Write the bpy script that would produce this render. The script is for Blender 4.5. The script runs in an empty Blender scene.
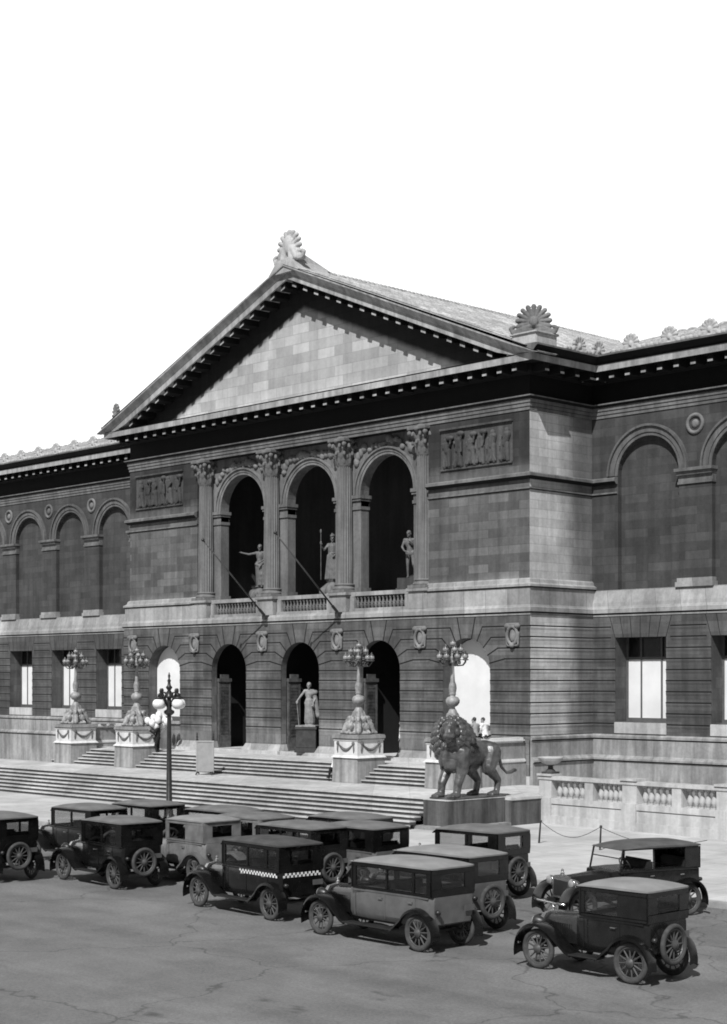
import bpy, bmesh, math, random
from mathutils import Vector, Matrix, Euler, Quaternion
R = math.radians
PI = math.pi
random.seed(7)
sc = bpy.context.scene
COL = sc.collection

# ------------------------------------------------------------------ materials
def nt_new(name):
    m = bpy.data.materials.new(name); m.use_nodes = True
    nt = m.node_tree; nt.nodes.clear()
    out = nt.nodes.new('ShaderNodeOutputMaterial')
    b = nt.nodes.new('ShaderNodeBsdfPrincipled')
    nt.links.new(b.outputs[0], out.inputs[0])
    return m, nt, b

def mathn(nt, op, a, b=None, c=None, clamp=False):
    n = nt.nodes.new('ShaderNodeMath'); n.operation = op; n.use_clamp = clamp
    for i, v in enumerate((a, b, c)):
        if v is None: continue
        if isinstance(v, (int, float)): n.inputs[i].default_value = v
        else: nt.links.new(v, n.inputs[i])
    return n.outputs[0]

def maprange(nt, v, a, b, c, d, smooth=True):
    n = nt.nodes.new('ShaderNodeMapRange')
    if smooth: n.interpolation_type = 'SMOOTHSTEP'
    nt.links.new(v, n.inputs[0])
    for i, x in enumerate((a, b, c, d)): n.inputs[i + 1].default_value = x
    return n.outputs[0]

def noise(nt, vec, scale, detail=4, rough=.55):
    n = nt.nodes.new('ShaderNodeTexNoise'); n.inputs['Scale'].default_value = scale
    n.inputs['Detail'].default_value = detail; n.inputs['Roughness'].default_value = rough
    nt.links.new(vec, n.inputs['Vector']); return n.outputs['Fac']

def vscale(nt, vec, s):
    n = nt.nodes.new('ShaderNodeVectorMath'); n.operation = 'MULTIPLY'
    nt.links.new(vec, n.inputs[0]); n.inputs[1].default_value = s
    return n.outputs[0]

def stone(name, val, var=.25, blocks=None, block_var=.3, mortar=.55, streak=.3, rough=.85, bump=.25, wash=(), stain_y=None, fine=6., rake_shade=False, flat=False):
    """weathered stone: mottling, rain streaks running down, optional ashlar blocks, optional washed bands"""
    m, nt, b = nt_new(name)
    tc = nt.nodes.new('ShaderNodeTexCoord'); P = tc.outputs['Object']
    f = maprange(nt, noise(nt, P, .45, 5), .25, .75, 1 - var, 1 + var)
    f = mathn(nt, 'MULTIPLY', f, maprange(nt, noise(nt, P, fine, 4, .65), .2, .8, 1 - var * .55, 1 + var * .55))
    if streak:
        s = noise(nt, vscale(nt, P, (1.6, 1.6, .16)), 1.5, 5, .6)
        f = mathn(nt, 'MULTIPLY', f, maprange(nt, s, .3, .68, 1 - streak, 1 + streak * .6))
    height = noise(nt, P, 14, 5)
    if blocks:
        sp = nt.nodes.new('ShaderNodeSeparateXYZ'); nt.links.new(P, sp.inputs[0])
        cb = nt.nodes.new('ShaderNodeCombineXYZ')
        nt.links.new(sp.outputs[0] if flat else mathn(nt, 'ADD', sp.outputs[0], sp.outputs[1]), cb.inputs[0]); nt.links.new(sp.outputs[1 if flat else 2], cb.inputs[1])
        br = nt.nodes.new('ShaderNodeTexBrick'); nt.links.new(cb.outputs[0], br.inputs['Vector'])
        br.inputs['Scale'].default_value = 1; br.inputs['Brick Width'].default_value = blocks[0]; br.inputs['Row Height'].default_value = blocks[1]
        br.inputs['Mortar Size'].default_value = .016; br.inputs['Mortar Smooth'].default_value = .3; br.inputs['Bias'].default_value = -.15
        lo, hi = 1 - block_var, 1 + block_var
        br.inputs['Color1'].default_value = (lo, lo, lo, 1); br.inputs['Color2'].default_value = (hi, hi, hi, 1); br.inputs['Mortar'].default_value = (mortar,) * 3 + (1,)
        f = mathn(nt, 'MULTIPLY', f, br.outputs['Color'])
        height = mathn(nt, 'SUBTRACT', height, br.outputs['Fac'])
    if wash:
        sp2 = nt.nodes.new('ShaderNodeSeparateXYZ'); nt.links.new(P, sp2.inputs[0])
        wob = mathn(nt, 'MULTIPLY_ADD', noise(nt, vscale(nt, P, (1.5, 1.5, .2)), 1.2), .5, -.25)
        z = mathn(nt, 'ADD', sp2.outputs[2], wob)
        for (z0, z1, k) in wash:   # washed pale just above z0, fading out by z1
            f = mathn(nt, 'MULTIPLY', f, maprange(nt, z, z0, z1, k, 1))
    if rake_shade:  # darkens the band under the raking cornice, painting its cast shadow in
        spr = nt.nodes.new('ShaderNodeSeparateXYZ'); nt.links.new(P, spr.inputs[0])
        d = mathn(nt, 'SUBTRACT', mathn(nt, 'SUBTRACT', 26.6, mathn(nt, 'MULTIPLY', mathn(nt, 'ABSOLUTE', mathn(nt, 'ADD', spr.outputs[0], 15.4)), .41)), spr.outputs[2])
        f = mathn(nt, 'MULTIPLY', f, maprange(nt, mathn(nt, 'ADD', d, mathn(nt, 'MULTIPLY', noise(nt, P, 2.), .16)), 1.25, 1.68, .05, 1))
    if stain_y:
        sp3 = nt.nodes.new('ShaderNodeSeparateXYZ'); nt.links.new(P, sp3.inputs[0])
        y = mathn(nt, 'ADD', sp3.outputs[1], mathn(nt, 'MULTIPLY_ADD', noise(nt, vscale(nt, P, (1, 1, .5)), .9), 1.6, -.8))
        f = mathn(nt, 'MULTIPLY', f, maprange(nt, y, stain_y[0], stain_y[1], 1, stain_y[2]))
    v = mathn(nt, 'MULTIPLY', f, val, clamp=True)
    cc = nt.nodes.new('ShaderNodeCombineColor')
    for i in range(3): nt.links.new(v, cc.inputs[i])
    nt.links.new(cc.outputs[0], b.inputs['Base Color'])
    b.inputs['Roughness'].default_value = rough
    b.inputs['Specular IOR Level'].default_value = .25
    if bump:
        bp = nt.nodes.new('ShaderNodeBump'); bp.inputs['Strength'].default_value = bump; bp.inputs['Distance'].default_value = .03
        nt.links.new(height, bp.inputs['Height']); nt.links.new(bp.outputs[0], b.inputs['Normal'])
    return m

def paint(name, val, rough=.35, metal=0., var=.15, spec=.5, scale=3., bump=0.):
    m, nt, b = nt_new(name)
    tc = nt.nodes.new('ShaderNodeTexCoord'); P = tc.outputs['Object']
    n = noise(nt, P, scale, 5, .6)
    v = mathn(nt, 'MULTIPLY', maprange(nt, n, .25, .75, 1 - var, 1 + var), val, clamp=True)
    cc = nt.nodes.new('ShaderNodeCombineColor')
    for i in range(3): nt.links.new(v, cc.inputs[i])
    nt.links.new(cc.outputs[0], b.inputs['Base Color'])
    nt.links.new(maprange(nt, noise(nt, P, scale * 2.3, 4), .2, .8, max(.05, rough - .12), min(1, rough + .15)), b.inputs['Roughness'])
    b.inputs['Metallic'].default_value = metal
    b.inputs['Specular IOR Level'].default_value = spec
    if bump:
        bp = nt.nodes.new('ShaderNodeBump'); bp.inputs['Strength'].default_value = bump; bp.inputs['Distance'].default_value = .02
        nt.links.new(noise(nt, P, scale * 5, 5), bp.inputs['Height']); nt.links.new(bp.outputs[0], b.inputs['Normal'])
    return m

def glass_mat(name, tint=.75, refl=.12):
    m = bpy.data.materials.new(name); m.use_nodes = True
    nt = m.node_tree; nt.nodes.clear()
    out = nt.nodes.new('ShaderNodeOutputMaterial')
    t = nt.nodes.new('ShaderNodeBsdfTransparent'); t.inputs[0].default_value = (tint,) * 3 + (1,)
    g = nt.nodes.new('ShaderNodeBsdfGlossy'); g.inputs['Roughness'].default_value = .04
    mx = nt.nodes.new('ShaderNodeMixShader'); mx.inputs[0].default_value = refl
    nt.links.new(t.outputs[0], mx.inputs[1]); nt.links.new(g.outputs[0], mx.inputs[2]); nt.links.new(mx.outputs[0], out.inputs[0])
    return m

M = {}
M['wall_up'] = stone('sooty_ashlar', .038, .24, (1.25, .40), .32, .72, .22, wash=((15.25, 16.1, 3.2), (10.3, 10.8, 1.6)))
M['wall_low'] = stone('sooty_rusticated_stone', .100, .30, (1.9, .4965), .22, .8, .3, wash=((3.3, 3.9, 1.7),))
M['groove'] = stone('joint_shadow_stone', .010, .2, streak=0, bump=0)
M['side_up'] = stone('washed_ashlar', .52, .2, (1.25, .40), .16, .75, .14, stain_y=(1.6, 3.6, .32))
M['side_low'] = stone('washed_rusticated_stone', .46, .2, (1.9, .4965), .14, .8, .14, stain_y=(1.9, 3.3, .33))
M['wing_up'] = stone('sooty_wing_stone', .062, .22, (1.3, .40), .22, .8, .2)
M['wing_low'] = stone('sooty_wing_base_stone', .085, .25, (1.9, .4965), .2, .85, .25)
M['ledge'] = stone('rain_washed_ledge_stone', .30, .25, (1.35, 5), .2, .6, .2)
M['trim'] = stone('grey_trim_stone', .14, .25, streak=.3)
M['archiv'] = stone('arch_trim_stone', .115, .25, streak=.3)
M['overhang_shade'] = stone('overhang_shade_black', .008, .3, streak=.1, bump=0)  # near-black tone that paints overhang shade onto soffits, undersides and modillion sides
M['trim_dark'] = stone('sooty_trim_stone', .05, .25, streak=.3)
M['frieze'] = stone('shade_black_frieze_stone', .005, .2, streak=.1)  # frieze coloured near black to paint in the cornice shadow
M['tymp'] = stone('pale_pediment_ashlar', .41, .12, (1.3, .52), .2, .7, .12, wash=((20.3, 21.4, 1.15),), rake_shade=True)
M['corona'] = stone('pale_cornice_stone', .32, .25, streak=.35)
M['column'] = stone('column_stone', .155, .2, streak=.35)
M['capital'] = stone('carved_capital_stone', .12, .35, streak=.1, bump=.5)
M['carve'] = stone('carved_stone', .17, .35, streak=.25, bump=.5)
M['carve_pale'] = stone('pale_carved_stone', .42, .25, streak=.2, bump=.5)
M['relief'] = stone('sooty_carved_relief', .07, .35, streak=.3, bump=.5)
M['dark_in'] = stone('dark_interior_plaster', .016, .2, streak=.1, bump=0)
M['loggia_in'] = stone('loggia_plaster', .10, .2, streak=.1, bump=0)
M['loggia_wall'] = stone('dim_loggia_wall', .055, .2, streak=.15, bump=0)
M['step'] = stone('granite_step', .47, .2, (2.2, 9), .1, .75, .16)
M['riser'] = stone('granite_riser', .07, .2, streak=.2)  # same granite coloured much darker, painting shade under each nosing
M['ped'] = stone('granite_pedestal', .27, .25, streak=.35)
M['ped_pale'] = stone('pale_pedestal_frieze', .62, .12, streak=.15)
M['lionblock'] = stone('dark_granite_block', .085, .25, streak=.5)
M['balus'] = stone('balustrade_limestone', .42, .2, streak=.2)
M['walk'] = stone('concrete_sidewalk', .45, .16, (1.5, 1.5), .07, .62, streak=0, bump=.2, fine=2.5, flat=True)
M['kerb'] = stone('granite_kerb', .3, .2, streak=.1)
def road_mat():
    """worn asphalt: gritty grain, long tyre-worn lanes, oil spots, tar-filled cracks"""
    m, nt, b = nt_new('worn_street'); tc = nt.nodes.new('ShaderNodeTexCoord'); P = tc.outputs['Object']
    f = maprange(nt, noise(nt, P, 14., 8, .85), .3, .7, .6, 1.4, False)
    f = mathn(nt, 'MULTIPLY', f, maprange(nt, noise(nt, P, .35, 6, .7), .3, .7, .8, 1.2))
    f = mathn(nt, 'MULTIPLY', f, maprange(nt, noise(nt, vscale(nt, P, (.02, .7, 1)), 1., 3, .6), .35, .65, .9, 1.1))
    f = mathn(nt, 'MULTIPLY', f, maprange(nt, noise(nt, vscale(nt, P, (.5, 1., 1)), .9, 3), .66, .76, 1, .5))
    vo = nt.nodes.new('ShaderNodeTexVoronoi'); vo.feature = 'DISTANCE_TO_EDGE'; vo.inputs['Scale'].default_value = .16
    wv = nt.nodes.new('ShaderNodeVectorMath'); wv.operation = 'ADD'; nt.links.new(P, wv.inputs[0])
    nz = nt.nodes.new('ShaderNodeTexNoise'); nz.inputs['Scale'].default_value = .8; nz.inputs['Detail'].default_value = 5; nt.links.new(P, nz.inputs['Vector'])
    sc2 = nt.nodes.new('ShaderNodeVectorMath'); sc2.operation = 'SCALE'; sc2.inputs['Scale'].default_value = 1.6; nt.links.new(nz.outputs['Color'], sc2.inputs[0]); nt.links.new(sc2.outputs[0], wv.inputs[1])
    nt.links.new(wv.outputs[0], vo.inputs['Vector'])
    f = mathn(nt, 'MULTIPLY', f, maprange(nt, vo.outputs['Distance'], .0, .008, .6, 1))
    v = mathn(nt, 'MULTIPLY', f, .15, clamp=True); cc = nt.nodes.new('ShaderNodeCombineColor')
    for i in range(3): nt.links.new(v, cc.inputs[i])
    nt.links.new(cc.outputs[0], b.inputs['Base Color']); b.inputs['Roughness'].default_value = .8; b.inputs['Specular IOR Level'].default_value = .25
    bp = nt.nodes.new('ShaderNodeBump'); bp.inputs['Strength'].default_value = .5; bp.inputs['Distance'].default_value = .02
    nt.links.new(noise(nt, P, 30., 5), bp.inputs['Height']); nt.links.new(bp.outputs[0], b.inputs['Normal'])
    return m
M['road'] = road_mat()
M['rooft'] = stone('roof_tile', .36, .22, (.6, .32), .18, .6, .15, rough=.8)
M['bronze'] = paint('weathered_bronze', .095, .38, .35, .6, .5, 2.5, .6)
M['bronze_pale'] = paint('patinated_bronze', .24, .55, .1, .5, .5, 3., .5)
M['pale_bronze'] = paint('pale_weathered_statue', .22, .6, 0, .35, .3, 4., .4)
M['plaster'] = paint('pale_statue_plaster', .115, .55, 0, .3, .3, 4., .4)
M['bronze_dark'] = paint('dark_bronze_pedestal', .045, .45, .1, .3, .5, 3., .2)
M['iron'] = paint('black_iron', .022, .4, 0, .3, .5)
M['opal'] = paint('opal_glass', .82, .15, 0, .03, .5)
M['lampglass'] = paint('frosted_lamp_glass', .26, .25, 0, .3, .5)
M['blind'] = paint('white_window_blind', .72, .7, 0, .09, .2, .6)
M['frame'] = paint('window_frame_paint', .10, .5, 0, .2)
M['darkpane'] = paint('dark_pane', .012, .12, 0, .2, .5)
M['door'] = paint('bronze_door', .10, .5, .2, .4, .5, 5., .4)
M['pole'] = paint('flagpole_wood', .05, .5, 0, .2)
M['car_black'] = paint('black_enamel', .006, .16, 0, .4, .4)
M['car_char'] = paint('charcoal_enamel', .012, .2, 0, .3, .4)
M['car_grey'] = paint('dull_grey_enamel', .16, .45, 0, .3, .5)
M['car_mid'] = paint('mid_grey_enamel', .10, .4, 0, .2, .5)
M['top_grey'] = paint('dusty_fabric_top', .14, .85, 0, .2, .2, 2.)
M['top_dark'] = paint('worn_dark_top', .08, .75, 0, .3, .3, 2.)
M['top_black'] = paint('black_fabric_top', .06, .7, 0, .3, .3, 2.)
M['top_pale'] = paint('pale_dusty_top', .22, .85, 0, .15, .2, 2.)
M['tyre'] = paint('worn_rubber', .06, .85, 0, .3, .2, 8.)
M['spoke'] = paint('painted_wheel_spokes', .06, .5, 0, .3)
M['chrome'] = paint('nickel_plate', .55, .22, .9, .1)
M['seat'] = paint('dark_upholstery', .02, .8, 0, .3, .2)
M['glass'] = glass_mat('thin_window_glass', .85, .06)
M['white'] = paint('white_paint', .7, .5, 0, .08)
M['skin'] = paint('skin', .30, .6, 0, .1, .3)
M['hair'] = paint('dark_hair', .03, .6, 0, .2)
M['cloth_white'] = paint('white_cotton', .75, .85, 0, .06, .2)
M['cloth_grey'] = paint('grey_cotton', .30, .85, 0, .1, .2)
M['cloth_dark'] = paint('dark_wool', .018, .9, 0, .2, .2)
M['signface'] = paint('grey_poster_board', .28, .7, 0, .12, .2, 3.)

# ------------------------------------------------------------------ mesh helpers
class MB:
    def __init__(self): self.v = []; self.f = []; self.mi = []; self.cur = 0
    def mat(self, i): self.cur = i; return self
    def face(self, pts):
        n = len(self.v); self.v += [tuple(p) for p in pts]; self.f.append(tuple(range(n, n + len(pts)))); self.mi.append(self.cur)
    def raw(self, vs, fs):
        n = len(self.v); self.v += [tuple(p) for p in vs]
        for f in fs: self.f.append(tuple(i + n for i in f)); self.mi.append(self.cur)
    def box(self, x0, x1, y0, y1, z0, z1):
        self.raw([(x0, y0, z0), (x1, y0, z0), (x1, y1, z0), (x0, y1, z0), (x0, y0, z1), (x1, y0, z1), (x1, y1, z1), (x0, y1, z1)],
                 [(0, 3, 2, 1), (4, 5, 6, 7), (0, 1, 5, 4), (1, 2, 6, 5), (2, 3, 7, 6), (3, 0, 4, 7)])
    def frustum(self, a, z0, b, z1):   # a,b = (x0,x1,y0,y1)
        self.raw([(a[0], a[2], z0), (a[1], a[2], z0), (a[1], a[3], z0), (a[0], a[3], z0), (b[0], b[2], z1), (b[1], b[2], z1), (b[1], b[3], z1), (b[0], b[3], z1)],
                 [(0, 3, 2, 1), (4, 5, 6, 7), (0, 1, 5, 4), (1, 2, 6, 5), (2, 3, 7, 6), (3, 0, 4, 7)])
    def tube(self, pts, rad, n=8, cap=True):
        pts = [Vector(p) for p in pts]
        if not isinstance(rad, (list, tuple)): rad = [rad] * len(pts)
        rings = []; up = Vector((0, 0, 1)); prev = None
        for i, p in enumerate(pts):
            d = (pts[min(i + 1, len(pts) - 1)] - pts[max(i - 1, 0)]).normalized()
            if prev is None:
                a = d.cross(up if abs(d.z) < .95 else Vector((1, 0, 0))).normalized()
            else:
                a = (prev - d * prev.dot(d)).normalized()
            prev = a; b = d.cross(a)
            rings.append([p + (a * math.cos(2 * PI * k / n) + b * math.sin(2 * PI * k / n)) * rad[i] for k in range(n)])
        vs = [q for r in rings for q in r]; fs = []
        for i in range(len(pts) - 1):
            for k in range(n):
                fs.append((i * n + k, i * n + (k + 1) % n, (i + 1) * n + (k + 1) % n, (i + 1) * n + k))
        if cap:
            fs.append(tuple(reversed(range(n)))); fs.append(tuple((len(pts) - 1) * n + k for k in range(n)))
        self.raw(vs, fs)
    def lathe(self, prof, c=(0, 0, 0), n=16, axis='z', ph=0., flute=0., nfl=20):
        vs = []
        for (r, z) in prof:
            for k in range(n):
                a = 2 * PI * k / n + ph; rr = r * (1 - flute * (0.5 - .5 * math.cos(nfl * a))) if flute else r
                x, y = rr * math.cos(a), rr * math.sin(a)
                p = {'z': (x, y, z), 'x': (z, x, y), 'y': (x, z, y)}[axis]
                vs.append((p[0] + c[0], p[1] + c[1], p[2] + c[2]))
        fs = []
        for i in range(len(prof) - 1):
            for k in range(n): fs.append((i * n + k, i * n + (k + 1) % n, (i + 1) * n + (k + 1) % n, (i + 1) * n + k))
        fs.append(tuple(reversed(range(n)))); fs.append(tuple((len(prof) - 1) * n + k for k in range(n)))
        self.raw(vs, fs)
    def ell(self, c, r, rot=None, nu=10, nv=6):
        if isinstance(r, (int, float)): r = (r, r, r)
        mt = rot.to_matrix() if rot else Matrix.Identity(3)
        vs = []; fs = []
        for i in range(nv + 1):
            th = PI * i / nv
            for k in range(nu):
                a = 2 * PI * k / nu
                p = mt @ Vector((r[0] * math.sin(th) * math.cos(a), r[1] * math.sin(th) * math.sin(a), r[2] * math.cos(th)))
                vs.append((p.x + c[0], p.y + c[1], p.z + c[2]))
        for i in range(nv):
            for k in range(nu): fs.append((i * nu + k, (i + 1) * nu + k, (i + 1) * nu + (k + 1) % nu, i * nu + (k + 1) % nu))
        self.raw(vs, fs)
    def torus(self, c, Rm, r, axis='y', n=20, m=8, arc=(0, 2 * PI)):
        vs = []; fs = []; full = abs(arc[1] - arc[0] - 2 * PI) < 1e-6; nn = n if full else n + 1
        for i in range(nn):
            a = arc[0] + (arc[1] - arc[0]) * i / n
            for k in range(m):
                b = 2 * PI * k / m; rr = Rm + r * math.cos(b); h = r * math.sin(b)
                p = {'y': (rr * math.cos(a), h, rr * math.sin(a)), 'z': (rr * math.cos(a), rr * math.sin(a), h), 'x': (h, rr * math.cos(a), rr * math.sin(a))}[axis]
                vs.append((p[0] + c[0], p[1] + c[1], p[2] + c[2]))
        for i in range(n):
            j = (i + 1) % nn
            for k in range(m): fs.append((i * m + k, i * m + (k + 1) % m, j * m + (k + 1) % m, j * m + k))
        self.raw(vs, fs)
    def build(self, name, mats, parent=None, smooth=False, bevel=0., loc=None, rotz=0., autosm=None, down=None):
        me = bpy.data.meshes.new(name); me.from_pydata(self.v, [], self.f)
        if not isinstance(mats, (list, tuple)): mats = [mats]
        for m in mats: me.materials.append(m)
        me.polygons.foreach_set('material_index', self.mi)
        bm = bmesh.new(); bm.from_mesh(me)
        bmesh.ops.remove_doubles(bm, verts=bm.verts, dist=1e-5)
        bmesh.ops.recalc_face_normals(bm, faces=bm.faces)
        if bevel:
            ed = [e for e in bm.edges if len(e.link_faces) == 2 and e.calc_face_angle(0) > .6]
            bmesh.ops.bevel(bm, geom=ed, offset=bevel, segments=2, affect='EDGES', clamp_overlap=True)
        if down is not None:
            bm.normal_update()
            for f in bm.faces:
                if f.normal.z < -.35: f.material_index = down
        bm.to_mesh(me); bm.free()
        if smooth: me.polygons.foreach_set('use_smooth', [True] * len(me.polygons))
        if autosm:
            me.polygons.foreach_set('use_smooth', [True] * len(me.polygons)); me.set_sharp_from_angle(angle=autosm)
        me.update()
        o = bpy.data.objects.new(name, me); COL.objects.link(o)
        if parent: o.parent = parent
        if loc: o.location = loc
        if rotz: o.rotation_euler.z = rotz
        return o

def tag(o, label=None, cat=None, group=None, kind=None):
    if label: o['label'] = label
    if cat: o['category'] = cat
    if group: o['group'] = group
    if kind: o['kind'] = kind
    return o
def thing(name, label, cat, loc=(0, 0, 0), rotz=0., group=None):
    o = bpy.data.objects.new(name, None); COL.objects.link(o); o.location = loc; o.rotation_euler.z = rotz
    o.empty_display_size = .3
    return tag(o, label, cat, group)
def dup(root, loc, rotz=0., label=None, group=None):
    def cp(o, par):
        c = o.copy(); COL.objects.link(c); c.parent = par
        for ch in o.children: cp(ch, c)
        return c
    r = cp(root, None); r.location = loc; r.rotation_euler = (0, 0, rotz)
    if label: r['label'] = label
    if group: r['group'] = group
    return r

def remeshed(parts, name, mat, parent=None, voxel=.03, smooth_it=3, loc=None, rotz=0., rough=0., rscale=6.):
    """parts: ('c',p0,p1,r0,r1) tapered capsules, ('e',centre,radii[,euler]) ellipsoids, ('b',x0,x1,y0,y1,z0,z1) -> ONE continuous surface"""
    bm = bmesh.new()
    def sph(c, r, k=10, j=7):
        return [bm.verts.new(Vector(c) + Vector((r * math.sin(PI * i / j) * math.cos(2 * PI * a / k), r * math.sin(PI * i / j) * math.sin(2 * PI * a / k), r * math.cos(PI * i / j))))
                for i in range(j + 1) for a in range(k if 0 < i < j else 1)]
    for p in parts:
        if p[0] == 'c':
            vs = sph(p[1], p[3]) + sph(p[2], p[4])
            r = bmesh.ops.convex_hull(bm, input=vs)
            junk = list({g for g in r['geom_interior'] + r['geom_unused'] if isinstance(g, bmesh.types.BMVert)})
            if junk: bmesh.ops.delete(bm, geom=[g for g in junk if g.is_valid], context='VERTS')
        elif p[0] == 'e':
            rot = Euler(p[3]).to_matrix().to_4x4() if len(p) > 3 else Matrix.Identity(4)
            rr = p[2] if isinstance(p[2], tuple) else (p[2],) * 3
            bmesh.ops.create_uvsphere(bm, u_segments=14, v_segments=10, radius=1, matrix=Matrix.Translation(p[1]) @ rot @ Matrix.Diagonal((*rr, 1)))
        else:
            bmesh.ops.create_cube(bm, size=1, matrix=Matrix.Translation(((p[1] + p[2]) / 2, (p[3] + p[4]) / 2, (p[5] + p[6]) / 2)) @ Matrix.Diagonal((p[2] - p[1], p[4] - p[3], p[6] - p[5], 1)))
    me = bpy.data.meshes.new(name); bm.to_mesh(me); bm.free()
    o = bpy.data.objects.new(name, me); COL.objects.link(o)
    md = o.modifiers.new('r', 'REMESH'); md.mode = 'VOXEL'; md.voxel_size = voxel; md.adaptivity = 0
    sm = o.modifiers.new('s', 'SMOOTH'); sm.factor = .5; sm.iterations = smooth_it
    if rough:
        tx = bpy.data.textures.new(name + '_tx', 'CLOUDS'); tx.noise_scale = 1. / rscale; tx.noise_depth = 2
        dm = o.modifiers.new('d', 'DISPLACE'); dm.texture = tx; dm.strength = rough; dm.mid_level = .5; dm.texture_coords = 'LOCAL'
    dg = bpy.context.evaluated_depsgraph_get(); dg.update()
    me2 = bpy.data.meshes.new_from_object(o.evaluated_get(dg)); me2.name = name
    bpy.data.objects.remove(o); bpy.data.meshes.remove(me)
    me2.materials.clear(); me2.materials.append(mat)
    me2.polygons.foreach_set('use_smooth', [True] * len(me2.polygons))
    o = bpy.data.objects.new(name, me2); COL.objects.link(o)
    if parent: o.parent = parent
    if loc: o.location = loc
    if rotz: o.rotation_euler.z = rotz
    return o

def offset_path(path, d):
    """open plan polyline travelled left to right (seen from the street), outward = to the right-hand side (-y for +x travel)"""
    out = []
    n = len(path)
    for i in range(n):
        ns = []
        for a, b in ((i - 1, i), (i, i + 1)):
            if a < 0 or b >= n: continue
            dx, dy = path[b][0] - path[a][0], path[b][1] - path[a][1]; L = math.hypot(dx, dy)
            ns.append((dy / L, -dx / L))
        if len(ns) == 1: m = ns[0]; k = 1
        else:
            m = (ns[0][0] + ns[1][0], ns[0][1] + ns[1][1]); k = 2 / (m[0] ** 2 + m[1] ** 2)
        out.append((path[i][0] + m[0] * k * d, path[i][1] + m[1] * k * d))
    return out
def molding(mb, path, prof):
    """prof: closed list of (outward, z)"""
    rings = []
    offs = {}
    for d, z in prof:
        if d not in offs: offs[d] = offset_path(path, d)
    n = len(prof)
    vs = [(offs[d][i][0], offs[d][i][1], z) for i in range(len(path)) for d, z in prof]
    fs = []
    for i in range(len(path) - 1):
        for k in range(n):
            fs.append((i * n + k, i * n + (k + 1) % n, (i + 1) * n + (k + 1) % n, (i + 1) * n + k))
    fs.append(tuple(range(n))); fs.append(tuple((len(path) - 1) * n + k for k in reversed(range(n))))
    mb.raw(vs, fs)
def along(path, step, inset):
    """points every step on the outward offset path with outward normal angle"""
    res = []
    for a, b in zip(path[:-1], path[1:]):
        dx, dy = b[0] - a[0], b[1] - a[1]; L = math.hypot(dx, dy)
        n = max(1, int((L - 2 * inset) / step)); st = (L - 2 * inset) / n
        for i in range(n + 1):
            t = (inset + st * i) / L
            res.append((a[0] + dx * t, a[1] + dy * t, (dx / L, dy / L)))
    return res
def obox(mb, x, y, t, half, d0, d1, z0, z1):
    """box centred on (x,y) with tangent t, reaching outward from d0 to d1"""
    nx, ny = t[1], -t[0]
    q = [(x + t[0] * s * half + nx * d, y + t[1] * s * half + ny * d) for s, d in ((-1, d1), (1, d1), (1, d0), (-1, d0))]
    mb.raw([(p[0], p[1], z0) for p in q] + [(p[0], p[1], z1) for p in q], [(0, 3, 2, 1), (4, 5, 6, 7), (0, 1, 5, 4), (1, 2, 6, 5), (2, 3, 7, 6), (3, 0, 4, 7)])

def arch_wall(mb, x0, x1, z0, z1, ops, yf, depth0, seg=20):
    """front face at y=yf with openings (cx, half, zbottom, zspring, round?) and their reveals going back by depth"""
    ops = sorted(ops); xs = x0
    F = mb.face
    for op in ops:
        cx, r, zb, zs, rnd = op[:5]; yb = yf + (op[5] if len(op) > 5 else depth0)
        a, b = cx - r, cx + r
        F([(xs, yf, z0), (a, yf, z0), (a, yf, z1), (xs, yf, z1)])
        if zb > z0:
            F([(a, yf, z0), (b, yf, z0), (b, yf, zb), (a, yf, zb)]); F([(a, yf, zb), (b, yf, zb), (b, yb, zb), (a, yb, zb)])
        F([(a, yf, zb), (a, yf, zs), (a, yb, zs), (a, yb, zb)]); F([(b, yf, zb), (b, yb, zb), (b, yb, zs), (b, yf, zs)])
        if rnd:
            pts = [(cx - r * math.cos(PI * i / seg), zs + r * math.sin(PI * i / seg)) for i in range(seg + 1)]
        else: pts = [(a, zs), (b, zs)]
        for p, q in zip(pts[:-1], pts[1:]):
            F([(p[0], yf, p[1]), (q[0], yf, q[1]), (q[0], yf, z1), (p[0], yf, z1)])
            F([(p[0], yf, p[1]), (p[0], yb, p[1]), (q[0], yb, q[1]), (q[0], yf, q[1])])
        xs = b
    F([(xs, yf, z0), (x1, yf, z0), (x1, yf, z1), (xs, yf, z1)])

def strip(mb, pts, y, w=.06, proud=.005, axis='y', lip=True):
    """thin line of joint shadow on a wall plane (y const, or x const when axis='x'); pts (h, z)"""
    for (a, b) in zip(pts[:-1], pts[1:]):
        dx, dz = b[0] - a[0], b[1] - a[1]; L = math.hypot(dx, dz) or 1
        nx, nz = -dz / L * w / 2, dx / L * w / 2; ex, ez = dx / L * w * .4, dz / L * w * .4
        q = [(a[0] - ex - nx, a[1] - ez - nz), (b[0] + ex - nx, b[1] + ez - nz), (b[0] + ex + nx, b[1] + ez + nz), (a[0] - ex + nx, a[1] - ez + nz)]
        if abs(dz) < .01 and lip:
            h0, h1, zt = min(a[0], b[0]), max(a[0], b[0]), a[1] - w / 2; c0 = mb.cur; mb.mat(0)
            pl = [(0, 0), (.022, -.035), (.016, -.09), (-.002, -.16)]
            for (d0, e0), (d1, e1) in zip(pl[:-1], pl[1:]):
                if axis == 'y': mb.face([(h0, y - d0, zt + e0), (h1, y - d0, zt + e0), (h1, y - d1, zt + e1), (h0, y - d1, zt + e1)])
                else: mb.face([(y + d0, h0, zt + e0), (y + d0, h1, zt + e0), (y + d1, h1, zt + e1), (y + d1, h0, zt + e1)])
            mb.mat(c0)
        if axis == 'y': mb.face([(p[0], y - proud, p[1]) for p in q])
        else: mb.face([(y + proud, p[0], p[1]) for p in q])

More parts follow.
